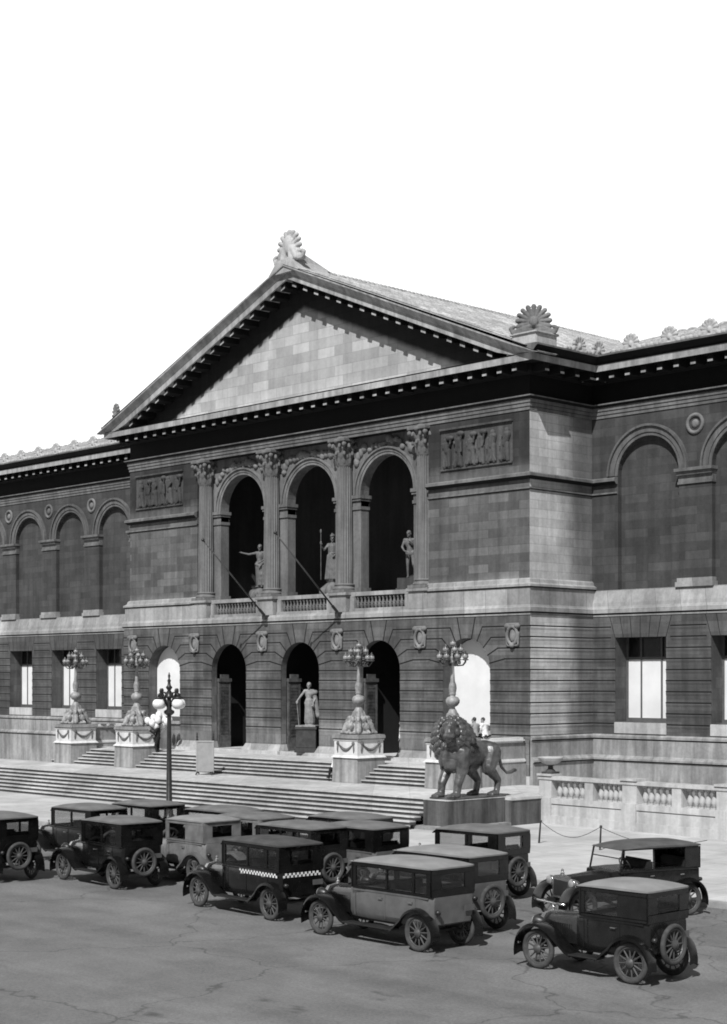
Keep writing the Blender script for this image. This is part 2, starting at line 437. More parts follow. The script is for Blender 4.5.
def archivolt(mb, cx, r0, r1, zs, y0, y1, seg=22, a0=0., a1=PI):
    """half ring between r0 and r1 reaching from y0 (front) to y1"""
    for i in range(seg):
        t0, t1 = a0 + (a1 - a0) * i / seg, a0 + (a1 - a0) * (i + 1) / seg
        P = lambda r, t, y: (cx - r * math.cos(t), y, zs + r * math.sin(t))
        mb.face([P(r0, t0, y0), P(r0, t1, y0), P(r1, t1, y0), P(r1, t0, y0)])
        mb.face([P(r1, t0, y0), P(r1, t1, y0), P(r1, t1, y1), P(r1, t0, y1)])
        mb.face([P(r0, t0, y0), P(r0, t0, y1), P(r0, t1, y1), P(r0, t1, y0)])

# ------------------------------------------------------------------ camera, sun, sky
cd = bpy.data.cameras.new('camera'); cam = bpy.data.objects.new('camera', cd); COL.objects.link(cam)
cam.location = (47.453, -55.717, 5.923); cam.rotation_euler = (R(90), 0, R(46.306))
cd.sensor_fit = 'HORIZONTAL'; cd.sensor_width = 36; cd.lens = 1611.3 / 727 * 36
cd.shift_x = 0; cd.shift_y = (678 - 512) / 727; cd.clip_end = 3000; cd.clip_start = .5
sc.camera = cam
SUN = Vector((.52, -1, 1.22)).normalized()
ld = bpy.data.lights.new('sun', 'SUN'); ld.energy = 5.0; ld.angle = R(.5); ld.color = (1, 1, 1)
lo = bpy.data.objects.new('sun', ld); COL.objects.link(lo); lo.rotation_euler = (-SUN).to_track_quat('-Z', 'Y').to_euler(); lo.location = (20, -40, 50)
w = bpy.data.worlds.new('World'); sc.world = w; w.use_nodes = True
nt = w.node_tree; nt.nodes.clear()
wo = nt.nodes.new('ShaderNodeOutputWorld'); bg = nt.nodes.new('ShaderNodeBackground')
sky = nt.nodes.new('ShaderNodeTexSky'); sky.sky_type = 'NISHITA'; sky.sun_disc = False
sky.sun_elevation = math.asin(SUN.z); sky.sun_rotation = math.atan2(SUN.x, SUN.y); sky.dust_density = 2.5; sky.altitude = 180
# the plate was blue-sensitive: take the sky's blue record as a grey value; added white glow low behind the building, facade side left dark
sep = nt.nodes.new('ShaderNodeSeparateColor'); nt.links.new(sky.outputs[0], sep.inputs[0])
tcw = nt.nodes.new('ShaderNodeTexCoord'); sx = nt.nodes.new('ShaderNodeSeparateXYZ'); nt.links.new(tcw.outputs['Generated'], sx.inputs[0])
az = maprange(nt, mathn(nt, 'SUBTRACT', sx.outputs[1], sx.outputs[0]), -.1, .55, 0, 1)
low = maprange(nt, sx.outputs[2], .35, .75, 1, .0)
back_glow = mathn(nt, 'MULTIPLY', mathn(nt, 'MULTIPLY', az, low), 30.)
skyv = mathn(nt, 'ADD', sep.outputs[2], back_glow)
cw = nt.nodes.new('ShaderNodeCombineColor')
for i in range(3): nt.links.new(skyv, cw.inputs[i])
nt.links.new(cw.outputs[0], bg.inputs[0]); bg.inputs[1].default_value = .036
nt.links.new(bg.outputs[0], wo.inputs[0])
sc.view_settings.view_transform = 'Standard'; sc.view_settings.look = 'None'; sc.view_settings.exposure = 0; sc.view_settings.gamma = 1
sc.cycles.filter_width = 1.8; sc.cycles.diffuse_bounces = 3

# ------------------------------------------------------------------ ground
def sheet(name, x0, x1, y0, y1, z, m, n=1):
    b = MB(); b.face([(x0, y0, z), (x1, y0, z), (x1, y1, z), (x0, y1, z)])
    return tag(b.build(name, m), kind='structure')
sheet('ground', -900, 900, -900, 900, -.30, M['road'])
sheet('street', -300, 300, -200, -19.6, -.15, M['road'])
sheet('sidewalk', -300, 300, -19.3, 12, 0., M['walk'])
b = MB(); b.box(-300, 300, -19.6, -19.3, -.29, .004)
tag(b.build('kerb', M['kerb'], bevel=.02), kind='structure')

# ------------------------------------------------------------------ the museum
XL, XR, XC, WY = -30.8, 0., -15.4, 4.5
PU = [(-64, WY), (XL, WY), (XL, 0), (XR, 0), (XR, WY), (18, WY)]
museum = thing('museum_building', 'sooty classical stone museum with pediment, columned loggia and arched entrances', 'museum', (XC, 0, 0))
museum.location = (0, 0, 0)
def part(mb, name, mats, label=None, parent=None, **k):
    o = mb.build(name, mats, parent or museum, **k)
    if label: o['label'] = label
    return o

AX = [XC + 5.87 * k for k in (-2, -1, 0, 1, 2)]
LR, LZ = 1.5, 6.29                       # lower arches: half width, springing height
ops = [(AX[0], LR, 3.5, LZ, 1)] + [(x, LR, 2.08, LZ, 1, .38) for x in AX[1:4]] + [(AX[4], LR, 3.5, LZ, 1)]
yl = -.25
b = MB()
arch_wall(b, XL - .25, XR + .25, 1.5, 8.8, ops, yl, .75)
JZ = [3.32 + .4965 * i for i in range(11)]
b.mat(1)
edges = [XL - .25] + [x for a in AX for x in (a - LR, a + LR)] + [XR + .25]
for i in range(0, len(edges), 2):
    for z in JZ:
        if z <= LZ + .05:
            strip(b, [(edges[i], z), (edges[i + 1], z)], yl)
hook = {6.795: 12, 7.2915: 27, 7.788: 44, 8.2845: 63}
for i, a in enumerate(AX):
    for s in (-1, 1):
        far = (XL - .25 if i == 0 and s < 0 else XR + .25 if i == 4 and s > 0 else a + s * 5.87 / 2)
        for z, th in hook.items():
            z = min(JZ, key=lambda q: abs(q - z)); c_, s_ = math.cos(R(th)), math.sin(R(th))
            rr = (z - LZ) / s_
            if abs(far - a) <= rr * c_: continue
            strip(b, [(a + s * LR * c_, LZ + LR * s_), (a + s * rr * c_, z), (far, z)], yl)
        for th in (77,):
            c_, s_ = math.cos(R(th)), math.sin(R(th)); rr = (8.76 - LZ) / s_
            strip(b, [(a + s * LR * c_, LZ + LR * s_), (a + s * rr * c_, 8.76)], yl)
part(b, 'entrance_wall', [M['wall_low'], M['groove']])
# side walls of the lower storey
def side_low(x, sgn, name, mat):
    b = MB()
    b.box(min(x, x - sgn * .5), max(x, x - sgn * .5), yl + .002, WY - .25, -.1, 8.8)
    b.mat(1)
    for z in JZ: strip(b, [(yl, z), (WY - .25, z)], x if sgn > 0 else x - .01, axis='x')
    return part(b, name, [mat, M['groove']])
side_low(XR + .25, 1, 'side_wall', M['side_low']); side_low(XL - .25, -1, 'side_wall', M['side_low'])
# flared pier feet and the plinth step under them
for i in range(0, len(edges), 2):
    x0, x1 = edges[i], edges[i + 1]; b = MB()
    xa, xb = (XL + .3 if i == 0 else x0 - .12), (-.46 if i == len(edges) - 2 else x1 + .12)
    b.frustum((xa, xb, yl - .24, .3), 2.08, (max(xa, x0 - .01), min(xb, x1 + .01), yl - .03, .3), 2.42); part(b, 'pier_base', M['ledge'])
for i in range(0, len(edges), 2):
    b = MB(); b.box(max(edges[i] - .3, XL + .3), min(edges[i + 1] + .3, -.46), yl - .5, .3, 1.85, 2.08); part(b, 'plinth', M['step'])
b = MB(); b.box(AX[1] - 1.55, AX[3] + 1.55, yl - .32, 7.2, 1.84, 2.076); part(b, 'vestibule_floor', M['step'])

# wings
WINX_R = [2.98 + 5.25 * k for k in range(3)]; WINX_L = [-33.85 - 5.27 * k for k in range(6)]
WH = 1.43
def joints_with_openings(b, x0, x1, xs, y, half, ztop, zbot):
    for z in JZ:
        if zbot < z < ztop - .02:
            cur = x0
            for c in sorted(xs):
                if c - half > cur: strip(b, [(cur, z), (c - half, z)], y)
                cur = c + half
            strip(b, [(cur, z), (x1, z)], y)
        elif z >= ztop - .02:
            cur = x0
            for c in sorted(xs):
                strip(b, [(cur, z), (c - half - .25, z)], y); cur = c + half + .25
            strip(b, [(cur, z), (x1, z)], y)
def wing_low(x0, x1, xs):
    b = MB(); y = WY - .25
    arch_wall(b, x0, x1, -.1, 8.8, [(x, WH, 3.9, 7.8, 0) for x in xs], y, .95)
    b.mat(1); joints_with_openings(b, x0, x1, xs, y, WH, 7.8, 3.4)
    for c in xs:
        for k in range(-3, 4):
            xa = c + WH * k / 3.; strip(b, [(xa, 7.8), (xa + .1 * k, 8.76)], y, w=.03)
    part(b, 'wing_wall', [M['wing_low'], M['groove']])
    for c in xs:
        b = MB(); b.box(c - WH + .1, c + WH - .1, y + .93, y + .97, 6.88, 7.8)
        b.mat(1)
        for a, c2 in ((c - WH, c - WH + .1), (c + WH - .1, c + WH), (c - .62, c - .55), (c + .52, c + .60)): b.box(a, c2, y + .86, y + .95, 3.95, 7.8)
        b.box(c - WH, c + WH, y + .85, y + .96, 6.78, 6.9); b.box(c - WH, c + WH, y + .85, y + .96, 3.9, 4.08)
        wn = part(b, 'window', [M['darkpane'], M['frame']])
        b = MB(); b.box(c - WH + .1, c + WH - .1, y + .91, y + .945, 4.06, 6.8); part(b, 'window_blind', M['blind'], parent=wn)
        b = MB(); b.box(c - WH - .02, c + WH + .02, y - .06, y + .9, 3.36, 3.885); part(b, 'window_sill', M['balus'], bevel=.02, parent=wn)
wing_low(XR + .25, 18, WINX_R); wing_low(-64, XL - .25, WINX_L)
# base mouldings below the joints (right return and wings)
for path in ([(XR + .25, yl), (XR + .25, WY - .25), (18, WY - .25)], [(-64, WY - .25), (XL - .25, WY - .25), (XL - .25, yl)]):
    b = MB()
    molding(b, path, [(-.05, 3.08), (.04, 3.08), (.12, 3.14), (.12, 3.24), (.02, 3.32), (-.05, 3.32)])
    molding(b, path, [(-.05, 2.08), (.16, 2.08), (.24, 2.14), (.24, 2.22), (.1, 2.36), (.06, 2.36), (.06, 3.08), (-.05, 3.08)])
    molding(b, path, [(-.05, -.1), (.15, -.1), (.15, 2.08), (-.05, 2.08)])
    part(b, 'base_moulding', [M['ped'], M['overhang_shade']], down=1)

# ledge, pedestal course
def course(path, prof, name, mat):
    b = MB(); molding(b, path, prof); return part(b, name, [mat, M['overhang_shade']], down=1)
LEFT = [(XL, WY), (XL, 0), (-24.3, 0)]; RIGHT = [(-6.4, 0), (XR, 0), (XR, WY)]
for p in ([(-64, WY), (XL - .1, WY)], [(XR + .1, WY), (18, WY)]): course(p, [(-.2, 9.25), (.22, 9.25), (.2, 9.42), (.01, 10.02), (-.2, 10.02)], 'wing_apron', M['ledge'])
course(PU, [(-.4, 8.78), (.28, 8.78), (.29, 8.86), (.36, 8.93), (.36, 9.12), (.30, 9.16), (.26, 9.25), (-.4, 9.25)], 'ledge', M['ledge'])
for p in (LEFT, RIGHT):
    course(p, [(-.4, 9.25), (.21, 9.25), (.21, 10.02), (-.4, 10.02)], 'pedestal_course', M['ledge'])
    course(p, [(-.4, 10.02), (.24, 10.02), (.29, 10.07), (.29, 10.17), (.14, 10.25), (.10, 10.4), (.03, 10.46), (-.4, 10.46)], 'pedestal_cap', M['ledge'])

# upper storey of the pavilion
WR, WS = 1.70, 15.30
for x0, x1 in ((XL, -24.35), (-6.35, XR)):
    b = MB(); b.box(x0, x1, 0, .6, 10.3, 18.1); part(b, 'panel_wall', M['wall_up'])
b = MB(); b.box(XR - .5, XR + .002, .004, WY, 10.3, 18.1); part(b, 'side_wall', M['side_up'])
b = MB(); b.box(XL - .002, XL + .5, .004, WY, 10.3, 18.1); part(b, 'side_wall', M['wing_up'])
for p in ([(-33.75 + WR + .02, WY), (XL, WY), (XL, 0), (-24.35, 0)], [(-6.35, 0), (XR, 0), (XR, WY), (3.23 - WR - .02, WY)]):
    course(p, [(-.1, 14.93), (.12, 14.93), (.17, 14.99), (.25, 15.06), (.25, 15.18), (.2, 15.22), (-.1, 15.3)], 'string_course', M['trim'])
    course(p, [(-.1, 14.46), (.03, 14.46), (.07, 14.5), (.07, 14.57), (-.1, 14.6)], 'string_course', M['trim'])
# wing upper wall: blind arches
WA_R = [3.23 + 5.15 * k for k in range(3)]; WA_L = [-33.75 - 5.1 * k for k in range(6)]
for x0, x1, xs in ((XR, 18, WA_R), (-64, XL, WA_L)):
    b = MB(); arch_wall(b, x0, x1, 9.9, 18.1, [(x, WR, 10.0, WS, 1) for x in xs], WY, .30)
    part(b, 'wing_upper_wall', M['wing_up'])
    b = MB(); b.box(x0 + .1, x1 - .1, WY + .27, WY + .6, 9.9, 18.1); part(b, 'arch_infill', M['wing_up'])
    for c in xs:
        b = MB(); archivolt(b, c, WR + .002, WR + .16, WS, WY - .04, WY + .1); archivolt(b, c, WR + .16, WR + .43, WS, WY - .09, WY + .1)
        archivolt(b, c, WR + .43, WR + .53, WS, WY - .19, WY + .1); part(b, 'archivolt', M['archiv'])
    sx_ = sorted(xs)
    for a, c in zip(sx_[:-1], sx_[1:]):
        p0, p1 = a + WR, c - WR; b = MB()
        b.box(p0 - .12, p1 + .12, WY - .24, WY + .26, 15.16, 15.3); b.box(p0 - .06, p1 + .06, WY - .13, WY + .26, 15.0, 15.16)
        b.box(p0 - .04, p1 + .04, WY - .07, WY + .26, 14.6, 14.7); b.box(p0 - .04, p1 + .04, WY - .004, WY + .26, 14.7, 15.0); part(b, 'impost', M['trim'])
        b = MB(); b.box(p0 - .12, p1 + .12, WY - .14, WY + .26, 10.0, 10.22); b.box(p0 - .06, p1 + .06, WY - .08, WY + .26, 10.22, 10.40); part(b, 'pilaster_foot', M['ledge'])
    for a, c in zip(sx_[:-1], sx_[1:]):
        mx = (a + c) / 2; b = MB(); b.torus((mx, WY - .02, 17.25), .40, .085, 'y', 20, 8); b.ell((mx, WY, 17.25), (.2, .1, .2)); part(b, 'roundel', M['carve'], smooth=True)

# entablature
course(PU, [(-.6, 18.06), (.04, 18.06), (.04, 18.21), (.08, 18.22), (.08, 18.38), (.12, 18.39), (.12, 18.55), (.18, 18.57), (.26, 18.65), (.26, 18.71), (-.6, 18.74)], 'architrave', M['trim'])
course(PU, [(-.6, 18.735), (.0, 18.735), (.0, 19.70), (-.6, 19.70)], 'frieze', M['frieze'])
b = MB()
b.mat(1); molding(b, PU, [(-.6, 19.66), (.08, 19.66), (.22, 19.78), (.22, 20.11), (-.6, 20.11)]); b.mat(0)
molding(b, PU, [(-.6, 20.112), (1.0, 20.112), (1.0, 20.03), (1.1, 20.03), (1.1, 20.33), (1.14, 20.37), (-.6, 20.40)])
b.mat(1)
offp = offset_path(PU, 0)
for (x, y, t) in along([(p[0], p[1]) for p in PU], .88, .1):
    nx, ny = t[1], -t[0]
    obox(b, x, y, t, .15, .2, .93, 19.72, 20.10)
    b.mat(0); obox(b, x, y, t, .13, .932, .95, 19.70, 19.79); b.mat(1)  # pale slips on the block noses paint the sunlit dashes
part(b, 'cornice', [M['corona'], M['overhang_shade']], down=1)
for p in ([(-64, WY), (XL, WY), (XL, -1.1)], [(XR, -1.1), (XR, WY), (18, WY)]):
    course(p, [(-.4, 20.39), (1.08, 20.39), (1.13, 20.42), (1.18, 20.48), (1.32, 20.62), (1.4, 20.66), (1.4, 20.74), (1.3, 20.76), (-.4, 20.80)], 'gutter_cornice', M['trim'])
# raking cornice
def Lk(x): return 26.60 - .41 * abs(x - XC)
xs_ = [XC - 16.8 + 16.8 * i / 14 for i in range(15)] + [XC + 16.8 * i / 14 for i in range(1, 15)]
prof = [(.06, 0), (-1.02, 0), (-1.02, -.07), (-1.12, -.07), (-1.12, .24), (-1.16, .27), (-1.2, .32), (-1.34, .5), (-1.42, .54), (-1.42, .61), (.3, .64)]
b = MB(); n = len(prof)
vs = [(x, d, max(20.372 if d > -1.11 else 20.30, Lk(x) + hgt)) for x in xs_ for d, hgt in prof]
fs = [(i * n + k, i * n + (k + 1) % n, (i + 1) * n + (k + 1) % n, (i + 1) * n + k) for i in range(len(xs_) - 1) for k in range(n)]
fs += [tuple(range(n)), tuple((len(xs_) - 1) * n + k for k in range(n))]
b.raw(vs, fs); b.mat(1)
for s in (-1, 1):
    for i in range(18):
        x = XC + s * (.45 + i * .84); z = Lk(x)
        if z - .35 < 20.5: continue
        dz = -.41 * s * .15 * 1
        b.raw([(x - .15, -1.01, z - .36 - dz), (x + .15, -1.01, z - .36 + dz), (x + .15, .05, z - .3 + dz), (x - .15, .05, z - .3 - dz),
               (x - .15, -1.01, z + .0 - dz), (x + .15, -1.01, z + .0 + dz), (x + .15, .05, z + .0 + dz), (x - .15, .05, z + .0 - dz)],
              [(0, 3, 2, 1), (4, 5, 6, 7), (0, 1, 5, 4), (1, 2, 6, 5), (2, 3, 7, 6), (3, 0, 4, 7)])
        b.mat(0); b.raw([(x - .15, -1.03, z - .37 - dz), (x + .15, -1.03, z - .37 + dz), (x + .15, -1.012, z - .37 + dz), (x - .15, -1.012, z - .37 - dz), (x - .15, -1.03, z - .285 - dz), (x + .15, -1.03, z - .285 + dz), (x + .15, -1.012, z - .285 + dz), (x - .15, -1.012, z - .285 - dz)],
              [(0, 3, 2, 1), (4, 5, 6, 7), (0, 1, 5, 4), (1, 2, 6, 5), (2, 3, 7, 6), (3, 0, 4, 7)]); b.mat(1)  # pale nose slips again, sunlight painted along the rake
part(b, 'raking_cornice', [M['corona'], M['overhang_shade']], down=1)
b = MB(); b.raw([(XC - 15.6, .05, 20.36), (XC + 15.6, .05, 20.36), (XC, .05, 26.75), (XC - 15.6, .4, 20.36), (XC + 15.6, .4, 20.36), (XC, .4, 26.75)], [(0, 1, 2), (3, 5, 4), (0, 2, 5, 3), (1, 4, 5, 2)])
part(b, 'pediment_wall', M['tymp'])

# roofs
b = MB()
for s in (-1, 1):
    b.face([(XC, -1.38, 27.24), (XC, 27, 27.24), (XC + s * 16.2, 27, 20.70), (XC + s * 16.2, -1.38, 20.70)])
b.face([(XC - 16.2, 27, 20.7), (XC + 16.2, 27, 20.7), (XC, 27, 27.24)])
for k in range(90):
    y = -.9 + k * .31; b.ell((XC, y, 27.28), (.16, .17, .12), None, 6, 4)
for s in (-1, 1):   # raised tile seams down the slope
    for k in range(38):
        y = -.6 + k * .73; b.tube([(XC + s * .1, y, 27.24), (XC + s * 16.15, y, 20.75)], .045, 4, False)
roof = part(b, 'roof', M['rooft'])
for x0, x1 in ((1.2, 18), (-64, XL - 1.2)):
    b = MB()
    b.face([(x0 - 1.6 * (x0 < 2 and x0 > 0), 3.2, 20.72), (x1 + 1.6 * (x1 < 0), 3.2, 20.72), (x1 + 1.6 * (x1 < 0), 9.6, 22.75), (x0 - 1.6 * (x0 > 0), 9.6, 22.75)])
    b.face([(x0 - 1.6 * (x0 > 0), 9.6, 22.75), (x1 + 1.6 * (x1 < 0), 9.6, 22.75), (x1 + 1.6 * (x1 < 0), 26, 20), (x0 - 1.6 * (x0 > 0), 26, 20)])
    for k in range(int((x1 - x0) / .6)):
        x = x0 + .3 + k * .6; b.tube([(x, 3.25, 20.77), (x, 9.6, 22.78)], .07, 5, False); b.ell((x, 9.6, 22.8), (.3, .14, .1), None, 6, 4)
    part(b, 'wing_roof', M['rooft'])

def palmette(scale=1., petals=11, thick=.13):
    """fan-shaped crest facing -y, base centre at origin"""
    L = []
    for i in range(petals):
        a = PI * (-.1 + 1.2 * i / (petals - 1)); r0, r1 = .22, .74
        c, s = math.cos(a), math.sin(a)
        L.append(('c', (c * r0, 0, .62 + s * r0), (c * r1, 0, .62 + s * r1 * 1.02), .05, .115 if petals > 9 else .17))
    L.append(('e', (0, .06, .62), (.62, .09, .62)))
    L.append(('e', (0, -.08, .60), (.2, .12, .24)))
    for s in (-1, 1):
        pts = [(s * .1, -.02, .4), (s * .45, -.02, .32), (s * .75, -.02, .16), (s * .98, -.02, .12), (s * 1.05, -.02, .28), (s * .92, -.02, .36)]
        for p, q in zip(pts[:-1], pts[1:]): L.append(('c', p, q, .1, .09))
        L.append(('e', (s * .42, 0, .2), (.4, .13, .2)))
    L.append(('b', -1., 1., -.12, .14, -.02, .14))
    sc_ = []
    for p in L:
        if p[0] == 'c': sc_.append(('c', tuple(v * scale for v in p[1]), tuple(v * scale for v in p[2]), p[3] * scale, p[4] * scale))
        elif p[0] == 'e': sc_.append(('e', tuple(v * scale for v in p[1]), tuple(v * scale for v in p[2])))
        else: sc_.append(('b',) + tuple(v * scale for v in p[1:]))
    return sc_
def linked(o, loc, rotz, parent, name=None):
    c = o.copy(); COL.objects.link(c); c.parent = parent; c.location = loc; c.rotation_euler = (0, 0, rotz); return c
# big corner and apex crests
b = MB(); b.box(-.72, .72, -.72, .72, 20.4, 21.34); b.box(-.8, .8, -.8, .8, 21.24, 21.34)
cb = part(b, 'crest_block', M['carve_pale'], bevel=.03, loc=(XR + .45, -.2, 0))
cr = remeshed(palmette(1.0), 'roof_crest', M['carve'], museum, .03, 2, (XR + .5, -.3, 21.33), R(40)); cr.scale = (.98, .98, .92)
cr['label'] = 'shell-shaped stone crest on the right corner of the roof'
cb2 = linked(cb, (XL - .85, -.35, 20.5 * .38), 0, museum); cb2.scale = (.62, .62, .62); cb2.location.z = 20.95 - 21.34 * .62; cr2 = linked(cr, (XL - .85, -.4, 20.94), R(-16), museum); cr2.scale = (.66, .9, .84); cr2['label'] = 'shell-shaped stone crest on the left corner of the roof'
cr3 = remeshed(palmette(1.0) + [('c', (-.3, -.1, .1), (-.1, -.1, 1.0), .2, .12), ('e', (0, -.12, .75), (.32, .14, .42)), ('c', (.3, -.1, .1), (.1, -.1, 1.), .2, .12), ('c', (.6, -.1, .1), (.35, -.1, .5), .14, .18), ('c', (-.6, -.1, .1), (-.35, -.1, .5), .14, .18)],
               'roof_crest', M['carve_pale'], museum, .03, 2, (XC + .05, -1.0, 27.42), 0.)
cr3.scale = (1.1, 1.1, 1.12)
cr3['label'] = 'carved palmette crest on the peak of the pediment'
b = MB()
b.raw([(XC - 1.2, -1.36, 26.8), (XC + 1.2, -1.36, 26.8), (XC + .5, -1.36, 27.5), (XC - .5, -1.36, 27.5), (XC - 1.2, .9, 26.8), (XC + 1.2, .9, 26.8), (XC + .5, .9, 27.4), (XC - .5, .9, 27.4)],
      [(0, 3, 2, 1), (4, 5, 6, 7), (0, 1, 5, 4), (1, 2, 6, 5), (2, 3, 7, 6), (3, 0, 4, 7)])
b.raw([(XC - .4, -.8, 27.3), (XC + .4, -.8, 27.3), (XC + .4, 1.6, 27.25), (XC - .4, 1.6, 27.25), (XC - .12, -.8, 28.2), (XC + .12, -.8, 28.2)], [(0, 1, 5, 4), (1, 2, 5), (2, 3, 4, 5), (3, 0, 4)])
part(b, 'crest_block', M['carve_pale'])
# small eave palmettes
an = remeshed(palmette(.52, 9, 1) + [('c', (-1.05, 0, .04), (1.05, 0, .04), .07, .07)] + [('e', (s_ * x_, 0, .12), (.14, .1, .12)) for s_ in (-1, 1) for x_ in (.45, .72, .95)], 'eave_palmette', M['carve_pale'], museum, .03, 1, (XR + 1.25, 2.0, 20.7), R(90))
for y in (3.3,): linked(an, (XR + 1.25, y + .1, 20.7), R(90), museum)
for k in range(7): linked(an, (3.2 + 2.1 * k, 3.25, 20.7), 0, museum)
for k in range(14): linked(an, (-33.0 - 2.15 * k, 3.25, 20.7), 0, museum)

# loggia: arcade wall, columns, parapet
UX = [XC - 5.65, XC, XC + 5.65]; UR, US = 1.87, 15.2
CX_ = [XC - 8.50, XC - 2.83, XC + 2.86, XC + 8.55]
CY_ = .27
b = MB(); arch_wall(b, -24.4, -6.3, 10.25, 18.1, [(x, UR, 10.26, US, 1) for x in UX], .55, .55, 26)
b.box(-24.4, -6.3, .02, .56, 18.062, 18.7)
part(b, 'arcade_wall', M['trim'])
for c in UX:
    b = MB(); archivolt(b, c, UR + .001, UR + .14, US, .50, .6, 26); archivolt(b, c, UR + .14, UR + .30, US, .46, .6, 26); archivolt(b, c, UR + .30, UR + .38, US, .38, .6, 26)
    part(b, 'archivolt', M['column'])
for c in UX:
    for s in (-1, 1):
        b = MB(); e = c + s * UR; f = c + s * (UR + .95)
        x0, x1 = min(e - s * .1, f), max(e - s * .1, f)
        b.box(x0, x1, .4, 1.2, 15.02, 15.19); b.box(x0 + .04, x1 - .04, .45, 1.16, 14.9, 15.02); b.box(x0 + .06, x1 - .06, .49, 1.14, 14.46, 14.62); b.box(x0 + .1, x1 - .1, .535, 1.12, 14.62, 14.9); part(b, 'impost', [M['trim'], M['overhang_shade']], down=1)
        b = MB(); b.box(x0, x1, .44, 1.16, 10.26, 10.5); part(b, 'pier_foot', M['trim'])
def make_column():
    b = MB(); rr = .45
    b.lathe([(rr, 0), (rr * .99, 2.2), (rr * .93, 4.4), (rr * .86, 6.22)], (0, 0, 0), 96, flute=.11, nfl=20)
    shaft = b.build('column', M['column'], museum, smooth=False)
    b = MB(); b.box(-.6, .6, -.6, .6, -.36, -.22)
    b.lathe([(.58, -.22), (.6, -.16), (.58, -.1), (.51, -.08), (.5, -.02), (.54, .02), (.54, .06), (.46, .1)], (0, 0, 0), 28)
    b.build('column_base', M['column'], shaft, autosm=.6)
    P = [('c', (0, 0, 6.2), (0, 0, 7.2), .44, .52), ('b', -.72, .72, -.72, .72, 7.28, 7.42)]
    for row, (z0, r0, r1, hh) in enumerate(((6.22, .46, .66, .5), (6.5, .48, .74, .6))):
        for k in range(8):
            a = 2 * PI * (k + .5 * row) / 8; c, s = math.cos(a), math.sin(a)
            pts = [(c * r0, s * r0, z0), (c * (r0 + .04), s * (r0 + .04), z0 + hh * .6), (c * r1, s * r1, z0 + hh), (c * (r1 + .05), s * (r1 + .05), z0 + hh - .1)]
            for p, q in zip(pts[:-1], pts[1:]): P.append(('c', p, q, .085, .075))
    for k in range(4):
        a = PI / 4 + k * PI / 2; c, s = math.cos(a), math.sin(a)
        P += [('c', (c * .5, s * .5, 6.85), (c * .86, s * .86, 7.2), .07, .08), ('e', (c * .88, s * .88, 7.12), (.13, .13, .13)), ('e', (math.cos(a + PI / 4) * .7, math.sin(a + PI / 4) * .7, 7.3), (.12, .12, .12))]
    P = [((q[0],) + tuple((v[0] * .84, v[1] * .84, v[2]) for v in q[1:3]) + tuple(q[3:])) if q[0] == 'c' else (('e', (q[1][0] * .84, q[1][1] * .84, q[1][2]), q[2]) if q[0] == 'e' else ('b', -.62, .62, -.62, .62, 7.28, 7.42)) for q in P]
    remeshed(P, 'capital', M['capital'], shaft, .028, 1)
    return shaft
colm = make_column(); colm.location = (CX_[0], CY_, 10.62)
def ptree(o, parent, loc):
    c = o.copy(); COL.objects.link(c); c.parent = parent
    if loc: c.location = loc
    for ch in o.children: ptree(ch, c, None)
    return c
for x in CX_[1:]: ptree(colm, museum, (x, CY_, 10.62))
for x in CX_:
    b = MB(); b.box(x - .64, x + .64, -.235, .5, 9.25, 10.1); b.box(x - .72, x + .72, -.33, .5, 10.1, 10.262)
    part(b, 'column_pedestal', M['ledge'], bevel=.015)
for c in UX:
    x0, x1 = c - 2.1, c + 2.1
    b = MB(); b.box(x0, x1, .05, .5, 10.05, 10.25); b.box(x0, x1, -.05, .5, 9.25, 9.42); b.box(x0, x0 + .3, .0, .5, 9.42, 10.05); b.box(x1 - .3, x1, .0, .5, 9.42, 10.05)
    ba = part(b, 'balcony_parapet', M['ledge'])
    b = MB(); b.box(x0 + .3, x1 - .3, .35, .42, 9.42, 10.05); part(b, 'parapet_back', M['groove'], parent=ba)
    b = MB()
    nb = 14
    for k in range(nb):
        x = x0 + .42 + (x1 - x0 - .84) * k / (nb - 1); b.lathe([(.05, 9.42), (.08, 9.5), (.1, 9.6), (.06, 9.78), (.045, 9.85), (.08, 9.97), (.06, 10.05)], (x, .18, 0), 8)
    b.box(x0 + .3, x1 - .3, .12, .24, 9.68, 9.72)
    part(b, 'parapet_grille', M['trim'], parent=ba)
# spandrel carving beside the arches
sp_ = []
for c in UX:
    for s in (-1, 1):
        for k in range(9):
            a = R(38 + k * 6); rr = UR + .62 + random.uniform(-.1, .16) + (.25 if k < 4 else 0)
            x, z = c + s * rr * math.cos(a), US + rr * math.sin(a)
            if z < 18.0 and abs(x - c) < 2.75: sp_.append(('e', (x, .52, z), (random.uniform(.14, .24), .13, random.uniform(.14, .28))))
remeshed(sp_, 'spandrel_carving', M['carve'], museum, .035, 1)
# loggia room
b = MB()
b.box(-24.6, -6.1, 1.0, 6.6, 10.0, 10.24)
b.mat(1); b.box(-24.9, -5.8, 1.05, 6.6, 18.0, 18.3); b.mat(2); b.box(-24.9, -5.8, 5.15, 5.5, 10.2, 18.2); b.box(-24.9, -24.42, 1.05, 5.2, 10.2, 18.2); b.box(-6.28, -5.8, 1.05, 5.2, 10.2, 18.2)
part(b, 'loggia_room', [M['loggia_in'], M['dark_in'], M['loggia_wall']])
